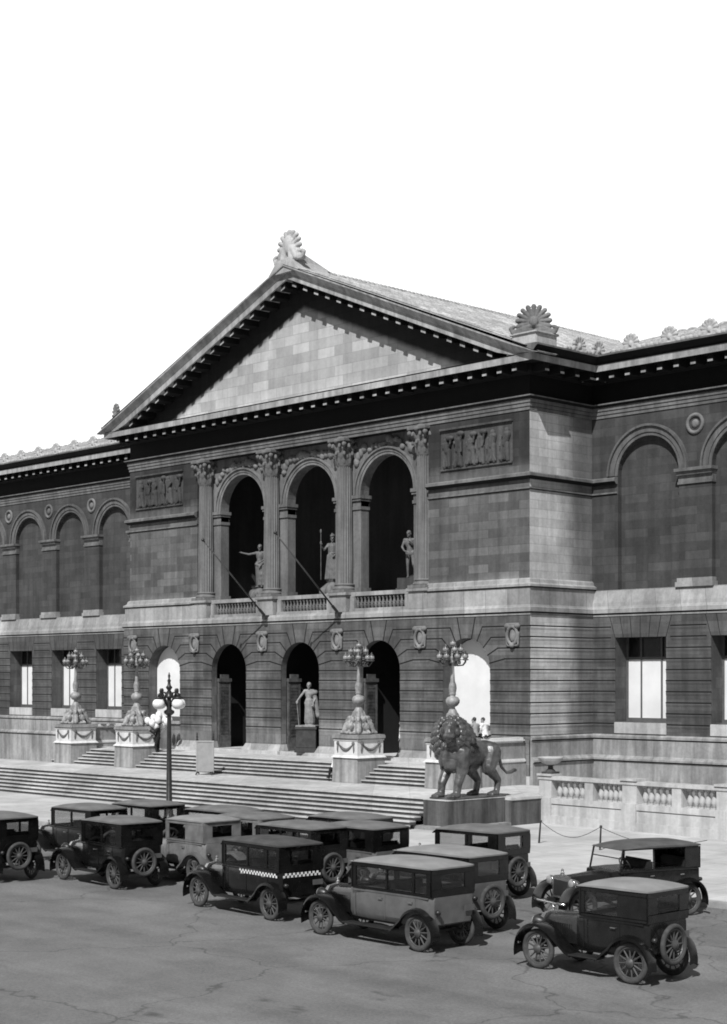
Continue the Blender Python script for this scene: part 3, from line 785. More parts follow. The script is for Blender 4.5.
# vestibule behind the three doors
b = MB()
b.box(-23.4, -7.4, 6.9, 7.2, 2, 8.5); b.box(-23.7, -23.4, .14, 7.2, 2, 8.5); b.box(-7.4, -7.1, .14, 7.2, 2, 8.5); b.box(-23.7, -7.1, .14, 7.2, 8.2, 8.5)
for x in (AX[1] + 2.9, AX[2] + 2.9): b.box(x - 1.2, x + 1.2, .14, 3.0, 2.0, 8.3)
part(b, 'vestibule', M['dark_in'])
for i in (1, 2, 3):
    x = AX[i] - LR + .12
    b = MB(); b.box(x - .1, x + .02, .15, 1.0, 2.09, 5.9); b.box(x - .1, x + .09, .13, 1.03, 5.72, 5.9); b.box(x - .06, x + .05, .3, .85, 5.9, 6.12)
    b.box(x, x + .05, .17, .27, 2.4, 5.6); b.box(x, x + .05, .88, .98, 2.4, 5.6); b.box(x, x + .06, .17, .98, 2.1, 2.75)
    dr = part(b, 'door', M['door'])
    b = MB(); b.box(x + .015, x + .028, .3, .86, 2.8, 5.6)
    for k in range(4):
        for j in range(16): b.box(x + .02, x + .045, .33 + k * .135, .33 + k * .135 + .07, 2.85 + j * .17, 2.85 + j * .17 + .08)
    part(b, 'door_grille', M['bronze'], parent=dr)
for i in (0, 4):
    c = AX[i]
    b = MB(); b.box(c - LR - .02, c + LR + .02, .38, .5, 3.4, 7.9); wn = part(b, 'window', M['darkpane'])
    b = MB(); n_ = 24; rr = LR - .03
    pts = [(c - rr, 3.72)] + [(c - rr * math.cos(PI * k / n_), LZ + rr * math.sin(PI * k / n_)) for k in range(n_ + 1)] + [(c + rr, 3.72)]
    b.face([(p[0], .36, p[1]) for p in pts]); part(b, 'window_blind', M['blind'], parent=wn)
    b = MB(); b.box(c - LR + .01, c + LR - .01, .26, .39, 3.5, 3.72); part(b, 'window_frame', M['frame'], parent=wn)
    b = MB(); b.box(c - LR - .1, c + LR + .1, yl - .1, .3, 3.32, 3.5); part(b, 'window_sill', M['ledge'], parent=wn)
# cartouches (scrolled oval shields) between the arches
P = [('e', (0, 0, 0), (.2, .09, .3)), ('b', -.32, .32, -.05, .06, -.5, -.42)]
for k in range(20):
    a = 2 * PI * k / 20; a2 = 2 * PI * (k + 1) / 20
    P.append(('c', (.3 * math.cos(a), -.06, .4 * math.sin(a)), (.3 * math.cos(a2), -.06, .4 * math.sin(a2)), .075, .075))
P += [('e', (-.3, -.06, .42), (.16, .12, .12)), ('e', (.3, -.06, .42), (.16, .12, .12)), ('c', (-.34, -.04, .5), (.34, -.04, .5), .07, .07), ('e', (0, -.08, -.46), (.14, .1, .1)), ('c', (-.36, -.04, .1), (-.33, -.04, -.42), .06, .05), ('c', (.36, -.04, .1), (.33, -.04, -.42), .06, .05)]
ct = remeshed(P, 'cartouche', M['carve'], museum, .022, 1, (AX[0] - 2.95, yl - .05, 7.86))
for k in range(5): linked(ct, (AX[k] + 2.93, yl - .05, 7.86), 0, museum)

# relief panels: a procession of robed figures
def relief_panel(cx, n, flip):
    rnd = random.Random(3 + n)
    b = MB(); x0, x1, z0, z1 = cx - 2.15, cx + 2.15, 15.85, 17.62
    b.box(x0 - .1, x1 + .1, -.012, .2, z0 - .08, z1 + .12); b.box(x0 - .12, x1 + .12, -.13, .1, z1 + .04, z1 + .13); b.box(x0 - .1, x1 + .1, -.08, .1, z0 - .1, z0 - .02)
    pn = part(b, 'relief_panel', M['relief'])
    P = []
    for k in range(6):
        x = x0 + .38 + k * .71; zb = z0 + .0; h = 1.55
        lean = rnd.uniform(-.16, .16); h = 1.55 + rnd.uniform(-.16, .05); x += rnd.uniform(-.08, .08)
        P += [('e', (x + lean, -.1, zb + h - .12), (.13, .13, .15)), ('c', (x + lean, -.06, zb + h - .3), (x, -.06, zb + .8), .2, .17),
              ('c', (x - .1, -.06, zb + .8), (x - .16 - rnd.uniform(0, .12), -.05, zb + .06), .14, .1), ('c', (x + .1, -.06, zb + .8), (x + .14 + rnd.uniform(0, .12), -.05, zb + .06), .14, .1),
              ('c', (x - .2, -.1, zb + h - .36), (x - .3 + rnd.uniform(-.1, .25), -.16, zb + .85 + rnd.uniform(-.2, .35)), .07, .055), ('c', (x + .2, -.1, zb + h - .36), (x + .1 + rnd.uniform(-.2, .25), -.18, zb + .9 + rnd.uniform(-.25, .4)), .07, .055)] + [('c', (x + rnd.uniform(-.2, .2), -.12, zb + .85), (x + rnd.uniform(-.3, .3), -.13, zb + .1), .035, .05) for _ in range(4)]
        if (k < 4 if n == 1 else k % 2): P += [('e', (x + .22, -.14, zb + h + .0), (.24, .13, .13)), ('c', (x + .2, -.12, zb + h - .36), (x + .3, -.16, zb + h - .08), .06, .06)]
        P.append(('e', (x, -.05, zb + .45), (.2, .1, .4)))
    remeshed(P, 'carved_figures', M['relief'], pn, .022, 1)
relief_panel(-3.25, 1, 0); relief_panel(-27.9, 2, 1)

# ------------------------------------------------------------------ steps and terrace
steps = thing('entrance_steps', 'broad flights of pale granite steps with a wide landing below the three doors', 'steps')
X0S, X1S = -60., 3.18
def step(x0, x1, yf, yb, z0, z1, parent=steps, name='step'):
    b = MB(); b.box(x0, x1, yf - .05, yb, z1 - .045, z1); b.mat(1); b.box(x0, x1, yf, yb, z0, z1 - .045)
    return b.build(name, [M['step'], M['riser']], parent)
yb_ = -5.0
for i in range(7):
    yf = -11.2 + .29 * i
    step(X0S, X1S, yf, (yf + .32) if i < 6 else yb_ + .02, .16 * i if i else -.02, .16 * (i + 1), name='step' if i < 6 else 'landing')
for i in range(5):
    yf = yb_ + .275 * i
    step(X0S + 28.6, -.52, yf, (yf + .3) if i < 4 else yl - .45, 1.12 + .16 * i - .02, 1.12 + .16 * (i + 1), name='step' if i < 4 else 'terrace')
b = MB(); b.box(3.18, 4.42, -6.9, -.45, -.02, 1.115); b.box(-.52, 3.18, yb_ + .02, -.45, -.02, 1.118); b.build('landing', M['step'], steps)
def parapet(x, label, sgn):
    t = thing('terrace_parapet', label, 'parapet', (x, 0, 0))
    b = MB(); b.box(-.2, .2, -3.4, yl - .02, 1.0, 3.02); b.box(-.27, .27, -3.4, yl - .02, 1.0, 2.12); b.build('wall', M['ped'], t)
    b = MB(); b.box(-.31, .31, -3.4, yl - .02, 2.12, 2.3); b.build('moulding', M['ped_pale'], t, bevel=.05)
    b = MB(); b.box(-.30, .30, -3.45, yl - .02, 3.0, 3.25); b.build('coping', M['ped_pale'], t, bevel=.1)
parapet(-.25, 'stone parapet with rounded pale coping behind the lion, closing the terrace on the right', 1)
parapet(-31.2, 'stone parapet at the far left end of the terrace', -1)

# ------------------------------------------------------------------ pedestals and candelabra
def make_pedestal():
    t = thing('lamp_pedestal', '', 'pedestal', (0, 0, 0), 0, 'granite lamp pedestals on the steps')
    b = MB(); b.frustum((-.86, .86, -.9, .9), 0, (-.83, .83, -.87, .87), 1.14); b.build('base_block', M['ped'], t, bevel=.015)
    b = MB(); b.frustum((-.90, .90, -.94, .94), 1.14, (-.80, .80, -.84, .84), 1.25); b.box(-.78, .78, -.82, .82, 1.25, 1.93); b.box(-.81, .81, -.85, .85, 1.92, 1.98)
    b.build('frieze_block', M['ped_pale'], t)
    b = MB(); b.box(-.88, .88, -.92, .92, 1.98, 2.2); b.build('cap', M['ped'], t, bevel=.05)
    for k in range(4):
        b = MB(); a = k * PI / 2; hw = .78 if k % 2 == 0 else .82; dd = .84 if k % 2 == 0 else .80
        P = []
        pts = [(-hw * .62 + hw * 1.24 * i / 12, 1.76 - .26 * math.sin(PI * i / 12)) for i in range(13)]
        b.tube([(x, -dd + .02, z) for x, z in pts], [.03 + .05 * math.sin(PI * i / 12) for i in range(13)], 7)
        for s in (-1, 1):
            b.tube([(s * hw * .66, -dd + .02, 1.8), (s * hw * .7, -dd + .02, 1.5), (s * hw * .68, -dd + .02, 1.36)], [.06, .05, .02], 6)
            b.ell((s * hw * .66, -dd, 1.8), (.09, .06, .09)); b.mat(0)
        o = b.build('garland', M['trim'], t, smooth=True, rotz=a)  # darker than the frieze, its shadow put into the stone colour
    return t
ped0 = make_pedestal()
def make_candelabrum():
    t = thing('candelabrum_lamp', '', 'lamp', (0, 0, 0), 0, 'bronze candelabra on the lamp pedestals')
    P = [('c', (0, 0, 0), (0, 0, 1.1), .5, .2), ('c', (0, 0, 1.0), (0, 0, 1.32), .24, .05), ('e', (0, 0, .05), (.7, .7, .08))]
    for k in range(4):
        a = PI / 4 + k * PI / 2; c, s = math.cos(a), math.sin(a); q = lambda r, z: (c * r, s * r, z)
        P += [('c', q(.50, .4), q(.36, .66), .16, .12), ('e', q(.42, .74), (.13, .13, .13)), ('c', q(.64, .14), q(.54, .42), .15, .16), ('c', q(.70, .1), q(.80, .08), .1, .08), ('c', q(.46, .68), q(.58, .62), .08, .06), ('c', q(.3, .7), q(.2, 1.02), .1, .08)]
        c2, s2 = math.cos(a + PI / 4), math.sin(a + PI / 4)
        P += [('e', (c2 * .52, s2 * .52, .35), (.17, .17, .2)), ('e', (c2 * .36, s2 * .36, .68), (.13, .13, .17)), ('c', (c2 * .62, s2 * .62, .12), (c2 * .75, s2 * .75, .08), .1, .07)]
    remeshed(P, 'base', M['bronze_pale'], t, .03, 1, rough=.03, rscale=8.)
    b = MB()
    b.lathe([(.12, 1.25), (.1, 1.34), (.22, 1.4), (.30, 1.52), (.31, 1.64), (.24, 1.76), (.12, 1.8), (.12, 1.86), (.16, 1.9), (.13, 1.94), (.15, 2.0), (.175, 2.15), (.16, 2.3), (.1, 2.46), (.075, 2.9), (.065, 3.2), (.11, 3.24), (.11, 3.3), (.07, 3.34), (.12, 3.42), (.13, 3.52), (.07, 3.62), (.06, 3.9), (.03, 4.0)], (0, 0, 0), 16)
    b.build('shaft', M['bronze_pale'], t, smooth=True)
    arm = None
    specs = [(2 * PI * k / 8, .60, 3.42) for k in range(8)] + [(2 * PI * k / 5 + PI / 8, .36, 3.72) for k in range(5)] + [(0, .02, 3.98)]
    for k, (a, r, z) in enumerate(specs):
        c, s = math.cos(a), math.sin(a)
        b = MB()
        if r > .1:
            b.tube([(c * .06, s * .06, z - .12), (c * r * .4, s * r * .4, z - .28), (c * r * .8, s * r * .8, z - .26), (c * r, s * r, z - .12), (c * r, s * r, z - .02)], [.04, .035, .032, .03, .03], 6)
            b.torus((c * r * .55, s * r * .55, z - .14), .07, .02, 'x', 10, 5)
        b.lathe([(.03, z - .06), (.13, z - .03), (.14, z), (.05, z + .02)], (c * r, s * r, 0), 10)
        ar = b.build('arm', M['bronze'], t, smooth=True)
        b = MB(); b.lathe([(.07, z + .02), (.125, z + .08), (.13, z + .15), (.1, z + .22), (.04, z + .28)], (c * r, s * r, 0), 10); b.build('lamp_glass', M['lampglass'], ar, smooth=True)
        b = MB(); b.lathe([(.115, z + .2), (.07, z + .27), (.025, z + .3), (.035, z + .34), (.005, z + .38)], (c * r, s * r, 0), 8); b.build('finial', M['bronze'], ar, smooth=True)
    return t
cand0 = make_candelabrum()
PEDX = [(-.67, 'right of the three doors, behind the lion'), (-6.62, 'left of the lion, in front of the right door'), (-24.06, 'far left by the balloon seller'), (-29.94, 'at the left edge of the picture')]
PEDL = ['granite pedestal mostly hidden behind the bronze lion', 'granite pedestal with garlands standing on the steps in front of the right-hand door',
        'granite pedestal with garlands beside the balloon seller', 'garlanded granite pedestal farthest left on the steps']
CANL = ['bronze candelabrum rising behind the lion in front of the bright arched window', 'bronze candelabrum in front of the dark right-hand doorway',
        'bronze candelabrum beside the balloon seller, second from the left', 'bronze candelabrum farthest left, in front of a rectangular window']
for i, (x, _) in enumerate(PEDX):
    p = ped0 if i == 0 else dup(ped0, (0, 0, 0)); p.location = (x, -4.36, 1.12); p['label'] = PEDL[i]
    c = cand0 if i == 0 else dup(cand0, (0, 0, 0)); c.location = (x, -4.36, 3.32); c['label'] = CANL[i]; c.rotation_euler.z = (.3, .0, .5, .2)[i]

# ------------------------------------------------------------------ lion on its block
bl = thing('lion_pedestal', 'dark stained granite block under the bronze lion', 'pedestal', (3.88, -8.5, 0))
b = MB(); b.box(-.68, .68, -1.7, 1.62, .12, 1.12); b.build('block', M['lionblock'], bl, bevel=.02)
b = MB(); b.box(-.95, 1.0, -2.1, 1.66, -.02, .14); b.build('base_slab', M['ped'], bl, bevel=.02)
b = MB(); b.box(-.69, .69, -1.71, 1.63, 1.121, 1.16); b.build('top_slab', M['step'], bl, bevel=.015)
t = thing('flank_wall', 'low dark granite wall with rounded end running back from the lion block', 'wall', (4.45, -5.3, 0))
b = MB()
prof = [(-.05, -1.55), (-.05, 1.05), (.05, 1.3), (.25, 1.38), (.42, 1.2), (.42, -1.55)]
b.raw([(x, y, -.02) for x, y in prof] + [(x, y, 1.0) for x, y in prof], [tuple(range(5, -1, -1)), tuple(range(6, 12))] + [(i, (i + 1) % 6, (i + 1) % 6 + 6, i + 6) for i in range(6)])
b.build('wall_face', M['lionblock'], t)
b = MB(); b.box(-.05, .46, -1.55, 1.3, 1.0, 1.12); b.build('coping', M['step'], t, bevel=.02)

def rotz_pts(parts, piv, ang):
    c, s = math.cos(ang), math.sin(ang)
    def f(p): x, y = p[0] - piv[0], p[1] - piv[1]; return (piv[0] + x * c - y * s, piv[1] + x * s + y * c, p[2])
    out = []
    for p in parts:
        if p[0] == 'c': out.append(('c', f(p[1]), f(p[2]), p[3], p[4]))
        elif p[0] == 'e':
            e = p[3] if len(p) > 3 else (0, 0, 0); out.append(('e', f(p[1]), p[2], (e[0], e[1], e[2] + ang)))
    return out
def make_lion():
    t = thing('lion_statue', 'large standing bronze lion statue with heavy mane on a dark granite block', 'statue', (3.88, -8.3, 1.16)); t.scale = (1.06, 1.0, 1.10)
    B = [('c', (0, -.8, 1.55), (0, .3, 1.58), .50, .40), ('c', (0, .3, 1.58), (0, 1.1, 1.62), .40, .43), ('c', (0, -.7, 1.85), (0, 1.0, 1.86), .22, .2), ('e', (0, -.85, 1.4), (.44, .5, .5)),
         ('c', (0, -.8, 1.9), (0, -1.15, 2.35), .45, .34)]
    for s, dy in ((1, .02), (-1, -.16)):   # forelegs
        B += [('c', (s * .3, -.72, 1.65), (s * .36, -.78 + dy * .3, 1.05), .37, .24), ('c', (s * .36, -.78 + dy * .3, 1.05), (s * .33, -1.0 + dy, .55), .22, .165), ('c', (s * .33, -1.0 + dy, .55), (s * .32, -1.06 + dy, .2), .16, .15),
              ('e', (s * .32, -1.18 + dy, .12), (.19, .27, .13))] + [('e', (s * .32 + k * .09, -1.38 + dy, .09), (.06, .1, .08)) for k in (-1.4, -.5, .5, 1.4)]
    for s, dy in ((1, .12), (-1, -.4)):    # hind legs
        B += [('c', (s * .24, 1.05, 1.6), (s * .33, .72 + dy * .7, 1.05), .42, .27), ('c', (s * .33, .72 + dy * .7, 1.05), (s * .3, 1.3 + dy, .58), .24, .14), ('c', (s * .3, 1.3 + dy, .58), (s * .3, 1.2 + dy, .18), .14, .125),
              ('e', (s * .3, 1.06 + dy, .11), (.17, .27, .12))] + [('e', (s * .3 + k * .08, .86 + dy, .085), (.055, .09, .075)) for k in (-1.4, -.5, .5, 1.4)]
    H = [('e', (0, -1.34, 2.5), (.33, .36, .36)), ('c', (0, -1.4, 2.42), (0, -1.78, 2.33), .26, .17), ('c', (0, -1.4, 2.22), (0, -1.7, 2.13), .2, .12), ('e', (0, -1.88, 2.40), (.11, .08, .07)),
         ('c', (0, -1.5, 2.62), (0, -1.84, 2.46), .12, .085), ('c', (.08, -1.64, 2.72), (.24, -1.52, 2.66), .07, .06), ('c', (-.08, -1.64, 2.72), (-.24, -1.52, 2.66), .07, .06),
         ('e', (.12, -1.8, 2.28), (.11, .12, .09)), ('e', (-.12, -1.8, 2.28), (.11, .12, .09)), ('e', (.26, -1.42, 2.42), (.14, .18, .16)), ('e', (-.26, -1.42, 2.42), (.14, .18, .16)),
         ('e', (.3, -1.2, 2.84), (.11, .06, .12)), ('e', (-.3, -1.2, 2.84), (.11, .06, .12))]
    hd = R(38)
    B += rotz_pts(H, (0, -1.05), hd)
    B += [('c', (0, 1.45, 1.72), (.02, 1.78, 1.45), .1, .075), ('c', (.02, 1.78, 1.45), (.04, 1.92, 1.05), .075, .06), ('c', (.04, 1.92, 1.05), (.08, 2.2, .82), .06, .055), ('c', (.08, 2.2, .82), (.12, 2.5, .86), .055, .075), ('e', (.12, 2.62, .9), (.08, .16, .08))]
    body = remeshed(B, 'body', M['bronze'], t, .028, 2, rough=.03, rscale=4.)
    mn = []; rnd = random.Random(5)
    for ring, (rad, yb, n_) in enumerate(((.46, -1.3, 18), (.6, -1.14, 22), (.7, -.92, 24), (.72, -.68, 22))):
        for k in range(n_):
            a = 2 * PI * k / n_ + ring * .2
            c, s = math.cos(a), math.sin(a); cz = 2.40 - ring * .1
            sz = 1.0 if s > 0 else 1.25
            p = (c * rad, yb, cz + s * rad * sz); L = .42 + rnd.uniform(-.1, .14)
            q = (c * (rad + .1), yb + L * .6, cz + s * (rad * sz + .08) - L * .45)
            md = tuple((p[i] + q[i]) / 2 + (c * .05, 0, .04)[i] for i in range(3)); mn.append(('c', p, md, .085, .1)); mn.append(('c', md, q, .1, .022))
    for k in range(26):   # long locks hanging under the chin
        a = rnd.uniform(-1., 1.); z = rnd.uniform(1.3, 2.2); mn.append(('c', (a * .34, -1.22 + abs(a) * .12 + (2.2 - z) * .12, z), (a * .3, -1.2 + abs(a) * .12 + (2.2 - z) * .16, z - .36), .11, .05))
    for k in range(34):   # locks falling over chest and shoulders
        a = rnd.uniform(-1.25, 1.25); z = rnd.uniform(1.25, 2.1); r = .5 - .1 * (2.1 - z)
        p = (math.sin(a) * r, -.86 - math.cos(a) * r * .62, z); mn.append(('c', p, (p[0] * 1.02, p[1] + .02, p[2] - .32), .11, .045))
    mn = rotz_pts(mn, (0, -1.0), hd * .75)
    mn += [('e', (0, -.95, 2.15), (.56, .42, .66)), ('e', (.02, -.86, 1.6), (.48, .5, .5))]
    remeshed(mn, 'mane', M['bronze'], t, .022, 1, rough=.035, rscale=9.)
    b = MB(); b.box(-.62, .62, -1.58, 1.55, 0, .06); b.build('base', M['bronze'], t, bevel=.02)
    return t
make_lion()

# ------------------------------------------------------------------ street furniture on the right
bt = thing('stone_balustrade', 'pale stone balustrade with turned balusters and square piers along the sidewalk', 'balustrade', (5.05, -4.7, 0), R(-3.))
b = MB()
b.box(-.35, 14, -.22, .22, -.02, .78); b.build('base_wall', M['balus'], bt)
b = MB(); b.box(-.33, 14, -.30, .26, -.02, .34); b.build('plinth', M['balus'], bt, bevel=.02)
b = MB(); b.box(-.33, 14, -.26, .26, .8, 1.05); b.build('bottom_rail', M['balus'], bt, bevel=.02)
b = MB(); b.box(-.42, 14, -.28, .28, 1.76, 1.93); b.build('top_rail', M['balus'], bt, bevel=.03)
piers = [(0, .34), (2.34, .22), (4.42, .36), (6.7, .22), (8.9, .36), (11.2, .22), (13.4, .36)]
for x, hw in piers:
    b = MB(); b.box(x - hw, x + hw, -.24, .24, 1.05, 1.76)
    if hw > .3: b.box(x - hw - .05, x + hw + .05, -.33, .33, 1.935, 2.02); b.box(x - hw, x + hw, -.31, .25, -.02, 1.06)
    b.build('pier', M['balus'], bt)
bal = None
for (xa, ha), (xb, hb) in zip(piers[:-1], piers[1:]):
    s0, s1 = xa + ha + .12, xb - hb - .12; nb = 5
    for k in range(nb):
        x = s0 + (s1 - s0) * (k + .5) / nb
        if bal is None:
            b = MB(); b.box(-.1, .1, -.1, .1, 1.05, 1.11); b.lathe([(.06, 1.11), (.075, 1.14), (.12, 1.24), (.135, 1.32), (.11, 1.42), (.065, 1.55), (.055, 1.62), (.08, 1.64), (.06, 1.67)], (0, 0, 0), 14); b.box(-.095, .095, -.095, .095, 1.67, 1.76)
            bal = b.build('baluster', M['balus'], bt, autosm=.6); bal.location.x = x
        else:
            o = bal.copy(); COL.objects.link(o); o.parent = bt; o.location.x = x
t = thing('stone_urn', 'shallow dark-stemmed urn on the end pier of the balustrade', 'urn', (5.12, -4.7, 2.02))
b = MB(); b.box(-.26, .26, -.26, .26, 0, .08); b.lathe([(.22, .08), (.18, .14), (.11, .2), (.1, .3), (.16, .36)], (0, 0, 0), 20); b.build('stem', M['trim_dark'], t, autosm=.6)
b = MB(); b.lathe([(.16, .36), (.36, .44), (.48, .54), (.5, .6), (.53, .64), (.52, .68), (.44, .68), (.3, .6), (.01, .56)], (0, 0, 0), 24); b.build('bowl', M['balus'], t, autosm=.6)
for i, (x, y, lean, lab) in enumerate(((9.98, -11.2, 12, 'iron chain post leaning beside the lion pedestal'), (12.96, -11.5, 6, 'iron chain post standing just behind the open-fronted car'))):
    t = thing('chain_post', lab, 'post', (x, y, 0), R(20), 'iron posts along the sidewalk'); t.rotation_euler = (0, R(lean), R(-30))
    b = MB(); b.tube([(0, 0, -.02), (0, 0, .8)], [.04, .03], 8); b.build('post', M['iron'], t)
    b = MB(); b.ell((0, 0, .82), .05); b.build('ball_cap', M['iron'], t, smooth=True)
def chain(x0, y0, z0, x1, y1, z1, sag, lab):
    b = MB(); pts = [(x0 + (x1 - x0) * i / 20, y0 + (y1 - y0) * i / 20, z0 + (z1 - z0) * i / 20 - sag * math.sin(PI * i / 20)) for i in range(21)]
    b.tube(pts, .011, 5); tag(b.build('chain', M['iron']), lab, 'chain', 'chains between the sidewalk posts')
chain(10.12, -11.26, .78, 12.96, -11.5, .78, .45, 'thin iron chain sagging between the two sidewalk posts')
chain(13.04, -11.54, .78, 17.6, -11.9, .7, .35, 'thin iron chain running right from behind the open-fronted car')

# ------------------------------------------------------------------ street lamp, sign, flagpoles
t = thing('street_lamp', 'dark iron street lamp with four white globes and a tall finial behind the parked cars', 'street lamp', (-1.6, -19.0, 0), R(46.3))
b = MB(); b.lathe([(.32, -.01), (.32, .12), (.26, .2), (.22, .6), (.24, .66), (.16, .8), (.13, 1.2), (.14, 1.26), (.115, 1.3), (.085, 3.8), (.08, 4.5), (.13, 4.54), (.2, 4.6), (.2, 4.68), (.1, 4.74), (.08, 5.15)], (0, 0, 0), 16); b.build('post', M['iron'], t, autosm=.7)
b = MB(); b.lathe([(.08, 5.15), (.2, 5.2), (.1, 5.26), (.12, 5.36), (.06, 5.46), (.1, 5.52), (.13, 5.58), (.07, 5.64), (.05, 5.76), (.075, 5.82), (.03, 5.9), (.05, 6.0), (.01, 6.14)], (0, 0, 0), 12); b.build('finial', M['iron'], t, smooth=True)
for a in (38, -38, 142, 218):
    c, s = math.cos(R(a)), math.sin(R(a)); b = MB()
    b.tube([(c * .07, s * .07, 4.85), (c * .25, s * .25, 5.18), (c * .38, s * .38, 5.36), (c * .46, s * .46, 5.3), (c * .46, s * .46, 5.2)], [.045, .05, .045, .04, .04], 7)
    b.torus((c * .24, s * .24, 5.3), .08, .028, 'y', 12, 6); b.ell((c * .36, s * .36, 5.44), (.06, .06, .1))
    b.lathe([(.03, 5.24), (.13, 5.2), (.15, 5.14), (.12, 5.13)], (c * .46, s * .46, 0), 12)
    ar = b.build('arm', M['iron'], t, smooth=True)
    b = MB(); b.ell((c * .46, s * .46, 4.95), (.23, .23, .21), None, 18, 12); b.build('globe', M['opal'], ar, smooth=True)
t = thing('notice_board', 'upright grey notice board on feet standing on the step landing', 'sign', (-15.75, -6.2, 1.12), R(42))
b = MB(); b.box(-.38, .38, -.03, .03, .2, 1.62); b.build('board', M['signface'], t)
b = MB()
for s in (-1, 1): b.box(s * .41 - .035, s * .41 + .035, -.045, .045, .1, 1.7)
b.box(-.46, .46, -.055, .055, 1.62, 1.70); b.box(-.4, .4, -.05, .05, .16, .22); b.build('frame', M['cloth_grey'], t)
for s in (-1, 1):
    b = MB(); b.lathe([(.05, 1.7), (.07, 1.74), (.03, 1.8), (.055, 1.88), (.025, 1.95), (.04, 2.02), (.01, 2.12)], (s * .40, 0, 0), 8); b.build('finial', M['iron'], t, smooth=True)
    b = MB(); b.tube([(s * .38, -.42, .05), (s * .38, -.2, .1), (s * .38, 0, .16), (s * .38, .2, .1), (s * .38, .42, .05)], .04, 6); b.build('foot', M['iron'], t, smooth=True)
for i, (u, lab) in enumerate((((-17.95, 9.2), 'left of the two dark flagpoles slanting out over the entrance'), ((-12.25, 9.2), 'right of the two dark flagpoles slanting out over the entrance'))):
    x, z = u
    t = thing('flagpole', lab, 'flagpole', (x, -.62, z), 0, 'flagpoles over the entrance')
    b = MB(); b.tube([(0, .3, -.12), (0, -3.95, 3.75)], [.05, .032], 8); b.build('pole', M['pole'], t, smooth=True)
    b = MB(); b.box(-.12, .12, .05, .4, -.18, .05); b.tube([(0, .12, .05), (0, -.22, .35)], .08, 8); b.build('bracket', M['iron'], t)
    b = MB(); b.ell((0, -4.0, 3.8), .09); b.build('finial', M['iron'], t, smooth=True)

# ------------------------------------------------------------------ figures
def V(*a): return tuple(a)
def hand(wr, tip, side):
    """palm and five fingers from wrist towards tip, slightly curled; side = +1/-1 chooses the thumb side"""
    w_ = Vector(wr); d = (Vector(tip) - w_).normalized(); up = Vector((0, 0, 1)) if abs(d.z) < .8 else Vector((0, -1, 0))
    lat = d.cross(up).normalized() * side; nrm = lat.cross(d).normalized()
    L = [('c', tuple(w_), tuple(w_ + d * .075), .026, .036)]
    for i, ln in enumerate((.066, .078, .072, .056)):
        o = w_ + d * .09 + lat * (.032 - .021 * i); k = o + d * ln * .55; e = k + d * ln * .4 - nrm * .02
        L += [('c', tuple(o), tuple(k), .0115, .0105), ('c', tuple(k), tuple(e), .0105, .009)]
    o = w_ + d * .03 + lat * .03; k = o + d * .035 + lat * .03; L += [('c', tuple(o), tuple(k), .015, .012), ('c', tuple(k), tuple(k + d * .03), .012, .01)]
    return L
def head(c, yaw=0., s=1.):
    P = [('e', (0, .012, .03), (.078, .098, .105)), ('e', (0, -.02, -.05), (.06, .07, .075)), ('c', (0, -.055, -.085), (0, -.07, -.1), .035, .028), ('c', (0, -.088, .03), (0, -.112, -.012), .013, .019),
         ('e', (.03, -.088, .035), (.024, .012, .012)), ('e', (-.03, -.088, .035), (.024, .012, .012)), ('c', (-.024, -.088, -.052), (.024, -.088, -.052), .011, .011), ('c', (-.05, -.08, .055), (.05, -.08, .055), .013, .013),
         ('e', (.08, .015, .0), (.014, .026, .036)), ('e', (-.08, .015, .0), (.014, .026, .036)), ('c', (0, .03, -.06), (0, .03, -.17), .056, .06)]
    out = []
    cs, sn = math.cos(yaw), math.sin(yaw)
    f = lambda p: (c[0] + s * (p[0] * cs - p[1] * sn), c[1] + s * (p[0] * sn + p[1] * cs), c[2] + s * p[2])
    for p in P:
        if p[0] == 'c': out.append(('c', f(p[1]), f(p[2]), p[3] * s, p[4] * s))
        else: out.append(('e', f(p[1]), tuple(q * s for q in p[2]), (0, 0, yaw)))
    return out
def body_parts(ps, inflate=0., what='all'):
    """ps: dict hip, neck (base), per side knee/ankle/toe, shoulder/elbow/wrist"""
    hip, nk = Vector(ps['hip']), Vector(ps['neck']); sp = hip.lerp(nk, .5); i = inflate
    T = [('c', tuple(hip + Vector((-.07, 0, 0))), tuple(hip + Vector((.07, 0, 0))), .125 + i, .125 + i), ('c', tuple(hip), tuple(sp), .125 + i, .12 + i), ('e', tuple(hip.lerp(nk, .68)), (.165 + i, .115 + i, .19 + i)),
         ('c', tuple(hip.lerp(nk, .68)), tuple(sp), .13 + i, .12 + i), ('c', tuple(Vector(ps['sl'])), tuple(Vector(ps['sr'])), .068 + i, .068 + i)]
    A = []; Lg = []
    for s in 'lr':
        A += [('c', ps['s' + s], ps['e' + s], .056 + i, .044 + i), ('c', ps['e' + s], ps['w' + s], .043 + i, .03 + i * .6)]
        sg = .09 if s == 'l' else -.09
        h = (hip[0] + ps.get('hx', 1) * sg, hip[1], hip[2] - .02)
        Lg += [('c', h, ps['k' + s], .092 + i, .058 + i), ('c', ps['k' + s], ps['a' + s], .058 + i, .038 + i)]
    return T, A, Lg
POSE_STAND = dict(hip=(0, 0, .93), neck=(0, .02, 1.45), sl=(.18, .02, 1.41), sr=(-.18, .02, 1.41), el=(.235, .05, 1.13), er=(-.235, .05, 1.13), wl=(.22, -.04, .88), wr=(-.22, -.04, .88), tl=(.21, -.1, .75), tr=(-.21, -.1, .75),
                  kl=(.10, -.03, .5), kr=(-.10, .0, .5), al=(.10, .03, .09), ar=(-.11, .03, .09))
